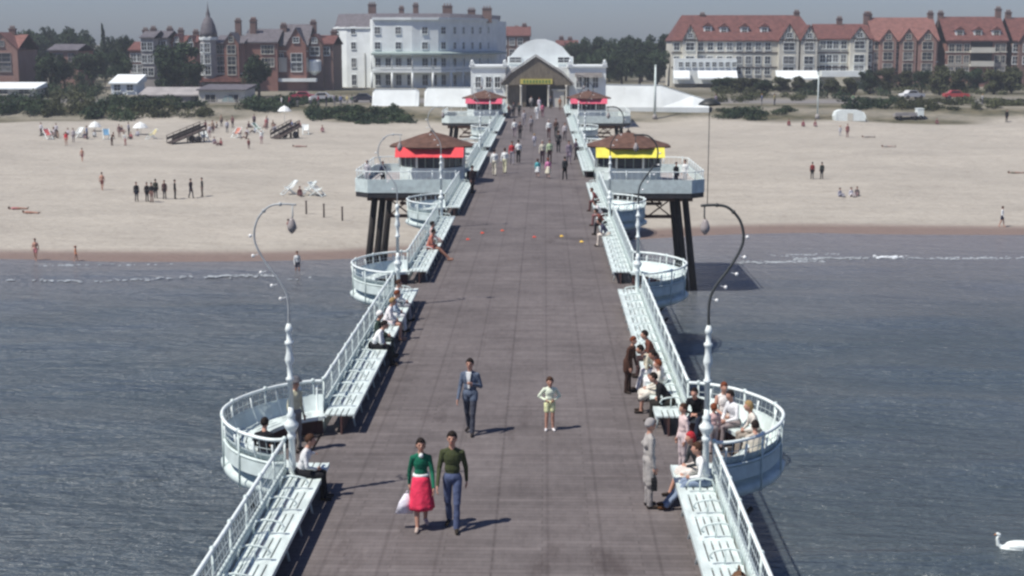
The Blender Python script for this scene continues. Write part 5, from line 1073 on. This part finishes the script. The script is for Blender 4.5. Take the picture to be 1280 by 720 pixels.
# --- beach
GB = 'people on the beach'
beach = [
    (171, 252, 1.75, 20, BK, NV, 'dk', 'stand', {}, 'leftmost person of the line of dark figures on the left beach'),
    (184, 252, 1.72, 40, (.04, .03, .03), BK, 'dk', 'stand', {}, 'second dark figure from the left in the line on the left beach'),
    (190, 253, 1.78, -20, BK, (.2, .12, .1), 'dk', 'stand', {}, 'third dark figure of the beach line, bare shinned, beside the second'),
    (195, 248, 1.76, 180, (.05, .05, .04), BK, 'dk', 'stand', {}, 'fourth dark figure of the beach line, half behind the third'),
    (206, 249, 1.72, 0, (.08, .04, .04), (.04, .03, .03), 'dk', 'stand', {}, 'fifth figure of the beach line, in dark brown'),
    (219, 249, 1.78, 90, BK, BK, 'dk', 'stand', {}, 'sixth figure of the beach line, all in black'),
    (239, 248, 1.8, 60, (.03, .02, .03), NV, 'dk', 'walk', {}, 'seventh dark figure of the beach line, facing the last one'),
    (253, 246, 1.76, -60, BK, (.1, .08, .07), 'dk', 'stand', {}, 'rightmost dark figure of the beach line'),
    (128, 238, 1.7, 180, (.36, .17, .13), (.22, .08, .07), 'br', 'walk', dict(bare=True, legs='shorts', shoes=None), 'tanned bather walking alone left of the dark beach line'),
    (103, 202, 1.5, 180, (.5, .3, .25), (.3, .12, .12), 'br', 'walk', dict(bare=True, legs='shorts', shoes=None), 'bare shouldered child on the sand below the person in red'),
    (83, 182, 1.65, 0, (.6, .03, .05), (.45, .3, .25), 'rd', 'stand', dict(legs='bare'), 'person in bright red top at the upper left beach'),
    (92, 178, 1.75, 20, (.55, .5, .5), (.3, .25, .25), 'dk', 'stand', {}, 'person in pale shirt right beside the one in bright red'),
    (140, 182, 1.7, 60, (.14, .08, .06), (.1, .06, .05), 'br', 'stand', dict(lean=.5), 'brown dressed person bending over near the white sunshade'),
    (157, 182, 1.65, -30, W_, (.4, .2, .18), 'br', 'stand', dict(lean=.3), 'person in white top beside the bending brown dressed one'),
    (118, 171, 1.7, 10, W_, (.3, .3, .3), 'dk', 'ground', {}, 'person in white sitting on the sand near the shrubs at the left'),
    (106, 173, 1.7, 40, (.2, .2, .24), (.3, .2, .2), 'dk', 'ground', {}, 'grey dressed sitter left of the white sitter near the shrubs'),
    (72, 172, 1.7, -40, (.12, .1, .1), (.2, .15, .14), 'dk', 'ground', {}, 'dark sitter just left of the person in bright red'),
    (56, 170, 1.7, -40, (.3, .26, .25), (.1, .1, .1), 'br', 'ground', {}, 'leftmost sitter by the dark shrub bank'),
    (172, 170, 1.7, 0, (.6, .6, .64), (.3, .3, .35), 'br', 'ground', {}, 'sitter under the white sunshade'),
    (22, 262, 1.7, 100, (.4, .16, .16), (.3, .1, .1), 'br', 'lie', dict(skin='skin2', legs='bare'), 'sunbather lying at the left edge of the beach'),
    (38, 267, 1.6, 80, (.36, .2, .14), (.2, .1, .08), 'br', 'lie', dict(bare=True, legs='bare', skin='skin2'), 'tanned sunbather lying right of the one at the left edge'),
    (268, 180, 1.7, 30, (.5, .46, .5), (.2, .12, .12), 'br', 'ground', {}, 'pale sitter right of the longer boat ramp'),
    (276, 182, 1.7, -30, (.3, .12, .12), (.15, .08, .08), 'dk', 'ground', {}, 'dark red sitter right of the longer boat ramp'),
    (262, 172, 1.7, 10, (.6, .58, .6), (.3, .2, .2), 'bl', 'stand', {}, 'person in white standing at the right of the longer boat ramp'),
    (284, 166, 1.7, 10, (.5, .5, .55), (.2, .2, .2), 'dk', 'stand', {}, 'grey dressed person standing between the two boat ramps'),
    (291, 160, 1.7, -10, (.2, .1, .1), (.1, .08, .08), 'dk', 'stand', {}, 'dark dressed person standing between the two boat ramps'),
    (308, 174, 1.7, -90, (.12, .08, .07), (.2, .12, .1), 'dk', 'ground', {}, 'dark sitter alone between the two boat ramps'),
    (311, 186, 1.2, 30, (.3, .12, .1), (.2, .1, .1), 'dk', 'stand', {}, 'small child in dark red below the lone dark sitter'),
    (327, 180, 1.7, 10, W_, (.45, .3, .3), 'br', 'stand', dict(hat=(.75, .75, .7)), 'person in white with a white hat left of the shorter boat ramp'),
    (334, 160, 1.7, 0, (.5, .5, .5), (.2, .2, .2), 'dk', 'stand', {}, 'person in grey shirt above the shorter boat ramp'),
    (318, 158, 1.7, 0, (.14, .1, .12), BK, 'dk', 'stand', {}, 'dark person above and left of the shorter boat ramp'),
    (372, 345, 1.7, 20, W_, (.08, .08, .1), 'br', 'walk', dict(legs='shorts', shoes=None), 'paddler in white shirt wading in the shallows left of the pier'),
    (45, 326, 1.6, 0, (.6, .25, .2), (.5, .2, .2), 'br', 'walk', dict(bare=True, legs='shorts', shoes=None), 'pink skinned bather at the waterline on the far left'),
    (95, 327, 1.1, 90, (.65, .25, .12), (.6, .2, .1), 'rd', 'walk', dict(legs='bare', shoes=None), 'small child in orange at the waterline on the left'),
    (375, 245, 1.7, 20, (.2, .09, .08), (.15, .08, .08), 'dk', 'ground', {}, 'dark sitter between the two white deckchairs'),
    (361, 286, 1.5, 90, (.22, .1, .09), (.2, .1, .09), 'dk', 'ground', {}, 'sitter alone on the sand below the deckchairs'),
    (403, 165, 1.7, 10, (.4, .2, .2), (.3, .2, .2), 'br', 'ground', {}, 'sitter by the green hedge left of the pier'),
    (374, 184, 1.7, 90, (.3, .2, .18), (.3, .18, .16), 'dk', 'lie', {}, 'sunbather lying on the sand below the shorter boat ramp'),
    (1015, 224, 1.72, 170, (.20, .03, .03), BK, 'dk', 'stand', {}, 'dark figure with dark red shoulders, left of a pair on the right beach'),
    (1027, 224, 1.72, 190, (.03, .04, .035), BK, 'dk', 'stand', {}, 'all dark figure, right of a pair on the right beach'),
    (1050, 246, 1.6, 30, (.4, .4, .46), (.2, .2, .25), 'dk', 'ground', {}, 'grey sitter below the standing pair on the right beach'),
    (1064, 246, 1.7, 20, (.66, .66, .7), (.4, .36, .36), 'dk', 'ground', {}, 'white topped sitter in the middle of three on the right beach'),
    (1071, 245, 1.7, -20, (.12, .10, .10), (.3, .2, .2), 'dk', 'ground', {}, 'dark sitter rightmost of three on the right beach'),
    (1252, 284, 1.74, 60, W_, (.03, .03, .06), 'br', 'walk', dict(legs='shorts', shoes=None), 'person in white top and black shorts wading at the right edge of the beach'),
    (1258, 153, 1.8, 0, BK, BK, 'dk', 'stand', {}, 'dark figure at the top of the beach near the right edge'),
    (1059, 172, 1.75, 0, (.25, .1, .09), (.2, .1, .1), 'br', 'stand', {}, 'person in brown standing below the white beach tent'),
    (1050, 170, 1.3, 0, (.5, .5, .52), (.4, .4, .42), 'bl', 'stand', {}, 'child in pale grey beside the person in brown below the tent'),
    (986, 157, 1.7, 0, (.25, .08, .08), (.2, .1, .1), 'dk', 'ground', {}, 'dark red sitter at the foot of the dune on the right'),
    (1004, 158, 1.7, 0, (.3, .1, .12), (.2, .1, .1), 'br', 'ground', {}, 'left one of two sitters right of the dune shrubs'),
    (1019, 158, 1.7, 0, (.26, .12, .12), (.3, .2, .2), 'br', 'ground', {}, 'right one of two sitters right of the dune shrubs'),
    (1171, 155, 1.6, 0, (.2, .1, .1), (.2, .1, .1), 'dk', 'ground', {}, 'lone sitter right of the beach trailer'),
    (1269, 217, 1.7, 90, (.2, .18, .14), (.3, .2, .16), 'br', 'lie', {}, 'sunbather lying near the right edge of the beach'),
    (1110, 184, 1.7, 90, (.3, .28, .26), (.36, .28, .25), 'br', 'lie', {}, 'sunbather lying in the middle of the right beach'),
    (1085, 172, 1.7, 90, (.3, .28, .26), (.25, .22, .2), 'br', 'lie', {}, 'sunbather lying below the right end of the white beach tent'),
]
for px, py, h, fc, tp_, bt, hr, ps, kw, lab in beach: person(atg(px, py), fc, lab, tp_, bt, hr, h, ps, 0, GB, **kw)
rd = random.Random(31)
ORD = ['leftmost', 'second', 'third', 'fourth', 'fifth', 'sixth', 'seventh', 'eighth', 'ninth', 'tenth', 'eleventh', 'twelfth', 'thirteenth', 'fourteenth']
CN = [((.55, .52, .55), 'pale'), ((.2, .12, .12), 'brown'), ((.06, .05, .055), 'dark'), ((.45, .16, .16), 'red'), ((.62, .6, .62), 'white'), ((.2, .25, .42), 'blue'), ((.33, .24, .18), 'tan')]
for (x0, x1, y0, y1, n_, grp) in ((50, 200, 165, 176, 12, 'the crowd below the far left shrubs'), (252, 345, 158, 172, 14, 'the crowd round the boat ramps'), (355, 380, 150, 162, 4, 'the group under the hedge end')):
    xs_ = sorted(rd.uniform(x0, x1) for _ in range(n_))
    for i, x_ in enumerate(xs_):
        c_, cn = rd.choice(CN); ps = rd.choice(['ground', 'ground', 'stand'])
        person(atg(x_, rd.uniform(y0, y1)), rd.uniform(-90, 90), '%s dressed %s, %s from left in %s' % (cn, 'sitter' if ps == 'ground' else 'stander', ORD[i], grp) if i else '%s dressed %s, leftmost in %s' % (cn, 'sitter' if ps == 'ground' else 'stander', grp), c_, rd.choice([(.1, .08, .08), (.3, .2, .18)]), rd.choice(['dk', 'br', 'bl']), 1.7, ps, 0, 'people in ' + grp)
GP = 'people on the promenade'; rd = random.Random(12)
pals = [((.6, .6, .6), 'in white'), ((.5, .1, .14), 'in crimson'), (BK, 'in black'), ((.35, .3, .35), 'in mauve'), ((.2, .24, .4), 'in blue'), ((.5, .42, .2), 'in mustard'), ((.12, .2, .12), 'in green')]
spots = [(388, 128, 'by the hedge below the brick shops'), (398, 126, 'below the white oriel window'), (408, 130, 'left of the white hotel corner'), (418, 134, 'at the beach path below the hotel'), (426, 129, 'in front of the parked dark car'), (434, 133, 'on the path left of the hotel wall'), (440, 128, 'beside the parked dark car'),
         (352, 132, 'right of the rounded tree'), (362, 134, 'before the shop bay window'), (372, 131, 'before the gabled shop'), (895, 124, 'at the end of the long white wall'), (952, 134, 'near the dune top right of the pier'), (968, 130, 'below the hotel left gable'), (1066, 132, 'by the hedge above the tent'), (1228, 124, 'in front of the brick house with dormers')]
for i, (px, py, w_) in enumerate(spots):
    c_, nm = pals[i % 7]; p = aty(px, py, 210 if px < 600 else 214); person((p.x, p.y, ground(p.x, p.y)), rd.uniform(0, 360), 'small figure %s on the promenade %s' % (nm, w_), c_, [(.1, .1, .12), (.3, .28, .26)][i % 2], ['dk', 'br', 'bl'][i % 3], 1.7, 'stand', 0, GP)

# ================================================================ BEACH FURNITURE & REST
def deckchair(px, py, rz, label, m_=W_):
    g = atg(px, py); e = empty('deckchair', g, label, 'deckchair', 'deckchairs on the sand', R(rz))
    q = MB()
    for x in (-.38, .38): q.bar((x, -.75, .02), (x, .7, 1.25), .07, .07); q.bar((x * .9, .55, .02), (x * .9, -.35, .75), .07, .07)
    q.bar((-.38, .7, 1.25), (.38, .7, 1.25), .06, .06); q.bar((-.38, -.75, .05), (.38, -.75, .05), .06, .06); q.build('frame', 'white', e)
    q = MB(); n = 10; vs = []
    for i in range(n + 1):
        t = i / n; vs += [(-.36, -.4 + 1.1 * t, .55 + .7 * t - .28 * math.sin(t * math.pi)), (.36, -.4 + 1.1 * t, .55 + .7 * t - .28 * math.sin(t * math.pi))]
    f = [(2 * i, 2 * i + 1, 2 * i + 3, 2 * i + 2) for i in range(n)]; q.add(vs, f, 0, True); q.add([(x, y, z - .015) for x, y, z in vs], [k[::-1] for k in f], 0, True); q.build('canvas', cloth(m_), e)
deckchair(362, 243, -60, 'white deckchair left of the dark sitter on the left beach'); deckchair(396, 245, 70, 'white deckchair right of the dark sitter on the left beach'); deckchair(386, 244, -70, 'folded back white deckchair nearest the dark sitter on the left beach')
for x_, y_, r_, c_, l in [(60, 174, 40, (.5, .12, .12), 'red deckchair left of the red dressed person on the upper left beach'), (98, 172, -30, W_, 'white deckchair beside the grey dressed sitter near the left shrubs'), (133, 174, 20, (.15, .3, .45), 'blue deckchair between the two left sunshades'),
        (190, 174, -50, (.6, .5, .2), 'yellow deckchair right of the sunshade below the shrubs'), (256, 177, 30, W_, 'white deckchair just right of the longer boat ramp'), (296, 172, -20, (.5, .2, .15), 'rust deckchair between the two boat ramps'), (322, 166, 60, (.2, .3, .25), 'green deckchair above the shorter boat ramp'), (382, 168, 10, W_, 'white deckchair below the green hedge on the left')]:
    deckchair(x_, y_, r_, l, c_)
def ramp_stage(px, py, L, rz, label):
    g = atg(px, py); e = empty('boat_ramp', g, label, 'ramp', 'dark wheeled boat boarding ramps', R(rz)); H_ = L * .34
    q = MB(); q.bar((0, 0, .15), (L, 0, H_), .08, .08)
    mx = Matrix.Translation((0, 0, .12)) @ Matrix.Rotation(-math.atan2(H_, L), 4, 'Y'); q.box(0, (L * L + H_ * H_) ** .5, -.8, .8, -.05, .05, 0, mx); q.build('gangway', 'timber', e)
    q = MB()
    for y in (-.8, .8):
        q.bar((0, y, 1.0), (L, y, H_ + 1.0), .07, .07)
        for k in range(6): x = L * k / 5; q.bar((x, y, .1 + H_ * k / 5), (x, y, 1.0 + H_ * k / 5), .06, .06); 
        q.bar((0, y, .6), (L, y, H_ + .6), .05, .3)
    q.build('side_rail', 'timber', e)
    q = MB()
    for x in (L * .6, L * .95):
        for y in (-.7, .7): q.bar((x, y, 0), (x, y, H_ * x / L), .12, .12)
    q.build('trestle', 'timber', e)
    for y in (-.9, .9):
        q = MB(); q.lathe([(.45, -.06), (.45, .06)], (0, 0, 0), 14); o = q.build('wheel', 'dark', e); o.rotation_euler.x = R(90); o.location = (L * .75, y, .45)
ramp_stage(212, 180, 4.4, 38, 'longer dark wheeled boarding ramp sloping up on the left beach'); ramp_stage(344, 174, 3.5, 55, 'shorter dark wheeled boarding ramp left of the green hedge')
def sunshade(px, py, label, rr=1.3, hh=1.6):
    rr *= .8; g = atg(px, py); e = empty('parasol', g, label, 'parasol', 'white sunshades'); q = MB(); q.tube([(0, 0, 0), (0, 0, hh + .5)], .03, 6); q.build('pole', 'white', e)
    q = MB(); q.lathe([(rr, hh - .35), (rr * .98, hh - .3), (rr * .6, hh + .15), (.05, hh + .4)], n=10, smooth=False); q.build('canopy', cloth(W_), e)
sunshade(176, 168, 'white sunshade below the dark shrub bank on the left beach', 1.3, 1.2); sunshade(119, 164, 'low white sunshade by the sitters at the upper left beach', 1.1, .9); sunshade(356, 156, 'white sunshade above the shorter boat ramp', 1.2, 2.2)
g = atg(1061, 151); e = empty('beach_tent', g, 'bright white round topped tent at the top of the right beach', 'tent')
q = MB(); q.xprism([(-2.1, 0), (2.1, 0), (2.2, .7), (1.9, 1.25), (1.2, 1.5), (-1.4, 1.55), (-2.0, 1.3), (-2.2, .7)], -.9, .9); q.build('canvas', 'white', e); q = MB(); q.box(-.4, .4, -.93, -.902, 0, 1.1); q.build('door_flap', 'cream', e)
for x in (-2.0, 2.0): q = MB(); q.tube([(x, -1.0, 0), (x * 1.2, -1.4, 0), (x * .95, -.95, 1.1)], .02, 4); q.build('guy_rope', 'white', e)
g = atg(1134, 149); e = empty('trailer', g, 'low grey trailer with a white box at its right end on the upper right beach', 'trailer')
q = MB(); q.box(-1.9, 1.2, -.7, .7, .45, .75); q.box(-1.9, 1.2, -.72, -.66, .75, 1.0); q.build('bed', 'concrete', e); q = MB(); q.box(1.25, 2.1, -.8, .8, .45, 1.45); q.box(1.2, 2.15, -.85, .85, 1.45, 1.53); q.build('box', 'white', e)
for x in (-1.2, .9, 1.7):
    for y in (-.72, .72): q = MB(); q.lathe([(.3, -.08), (.3, .08)], (0, 0, 0), 12); o = q.build('wheel', 'dark', e); o.rotation_euler.x = R(90); o.location = (x, y, .3)
def pole(px, Y, top, label, r=.07, z=None):
    x = xof(px, Y); z = ground(x, Y) if z is None else z; H_ = zof(top, Y) - z; e = empty('flagpole', (x, Y, z), label, 'flagpole', 'tall white poles on the seafront')
    q = MB(); q.tube([(0, 0, 0), (0, 0, H_)], [r * 1.6, r], 8); q.build('pole', 'white2', e); q = MB(); q.ball((0, 0, H_ + .1), .16, 8); q.build('finial', 'white2', e); q = MB(); q.lathe([(.35, 0), (.3, .5), (.15, .7)], n=8); q.build('base', 'concrete', e)
pole(820, 208, 83, 'white pole standing in front of the long white wall right of the pier', .13); pole(1025, 206, 92, 'tall white pole at the top of the right beach, left of the white tent')
def car(px, py, Y, col, label, rz=0):
    p = aty(px, py, Y); e = empty('parked_car', (p.x, p.y, ground(p.x, p.y)), label, 'car', 'cars parked on the promenade', R(rz))
    q = MB(); q.xprism([(-2.0, .35), (2.0, .35), (2.05, .6), (1.95, .85), (1.1, .92), (-1.2, .95), (-1.95, .85), (-2.05, .6)], -.78, .78); q.xprism([(-1.3, .93), (.95, .93), (.45, 1.38), (-.8, 1.4)], -.66, .66); q.build('body', mat('car_paint_%d' % (col[0] * 1000), col, .3, .05, 3, .6), e)
    for y in (-.67, .67): q = MB(); q.xprism([(-1.1, .97), (.75, .97), (.38, 1.3), (-.72, 1.32)], min(y, y * 1.01), max(y, y * 1.01)); q.build('side_window', 'glass', e)
    for x in (-1.25, 1.25):
        for y in (-.74, .74): q = MB(); q.lathe([(.31, -.09), (.31, .09)], (0, 0, 0), 14); o = q.build('wheel', 'dark', e); o.rotation_euler.x = R(90); o.location = (x, y, .31)
car(455, 121, 222, (.03, .03, .045), 'dark parked car in front of the white hotel wall, left end'); car(404, 121, 226, (.45, .45, .46), 'pale grey parked car below the oriel window shop'); car(1195, 117, 238, (.4, .05, .05), 'red parked car below the brick house with white dormers')
car(1140, 116, 238, (.6, .6, .6), 'white parked car below the middle gable of the three gabled house', 20); car(380, 122, 230, (.35, .03, .06), 'crimson parked car between the rounded tree and the oriel window shop')
for i, (px, py) in enumerate([(383, 268), (405, 272), (428, 276)]):
    q = MB(); q.tube([(0, 0, -.2), (0, 0, 1.1)], .07, 7); q.tube([(0, 0, 1.1), (0, 0, 1.16)], .09, 7); tag(q.build('wooden_post', 'timber', None, atg(px, py)), ['leftmost', 'middle', 'rightmost'][i] + ' of three short wooden posts in the sand by the pier', 'post', 'short posts in the sand')
# scraps on the deck
for i, (px, py, c_, l) in enumerate([(603, 292, (.55, .08, .05), 'red scrap, second from left'), (585, 300, (.5, .08, .06), 'red scrap, leftmost'), (628, 289, (.5, .1, .06), 'red scrap, third from left'), (668, 297, (.5, .08, .06), 'red scrap right of the deck centre'), (702, 296, (.7, .45, .08), 'orange scrap, left of the yellow one'), (727, 303, (.75, .5, .1), 'yellow scrap nearest the right bench')]):
    q = MB(); q.add([(-.09, -.07, .01), (.1, -.05, .03), (.08, .08, .015), (-.07, .06, .06), (0, 0, .09)], [(0, 1, 4), (1, 2, 4), (2, 3, 4), (3, 0, 4), (3, 2, 1, 0)]); tag(q.build('paper_scrap', cloth(c_), None, onpx(px, py)), l + ' of the litter lying across the deck', 'litter', 'scraps of litter on the deck')
# swan
g = atz(1262, 694, 0); e = empty('swan', (g.x, g.y, .10), 'white swan with upright neck floating at the lower right edge', 'swan')
q = [('e', (.18, 0, .08), (.56, .24, .19), Matrix.Identity(3), M['white']), ('e', (.66, 0, .2), (.24, .12, .07), Matrix.Identity(3), M['white']), ('c', (-.2, 0, .1), (-.36, 0, .22), .09, .06, M['white']), ('c', (-.36, 0, .22), (-.40, 0, .42), .06, .045, M['white']), ('c', (-.40, 0, .42), (-.34, 0, .54), .045, .04, M['white']), ('c', (-.34, 0, .54), (-.40, 0, .57), .05, .045, M['white']),
     ('c', (-.43, 0, .56), (-.50, 0, .53), .022, .012, cloth((.6, .22, .04)))]
o = bpy.data.objects.new('body', solid(q, .016, 2)); COL.objects.link(o); o.parent = e
for y in (-.14, .14): q = MB(); q.ball((.3, y, .20), (.42, .09, .12), 12); q.build('wing', 'white', e)
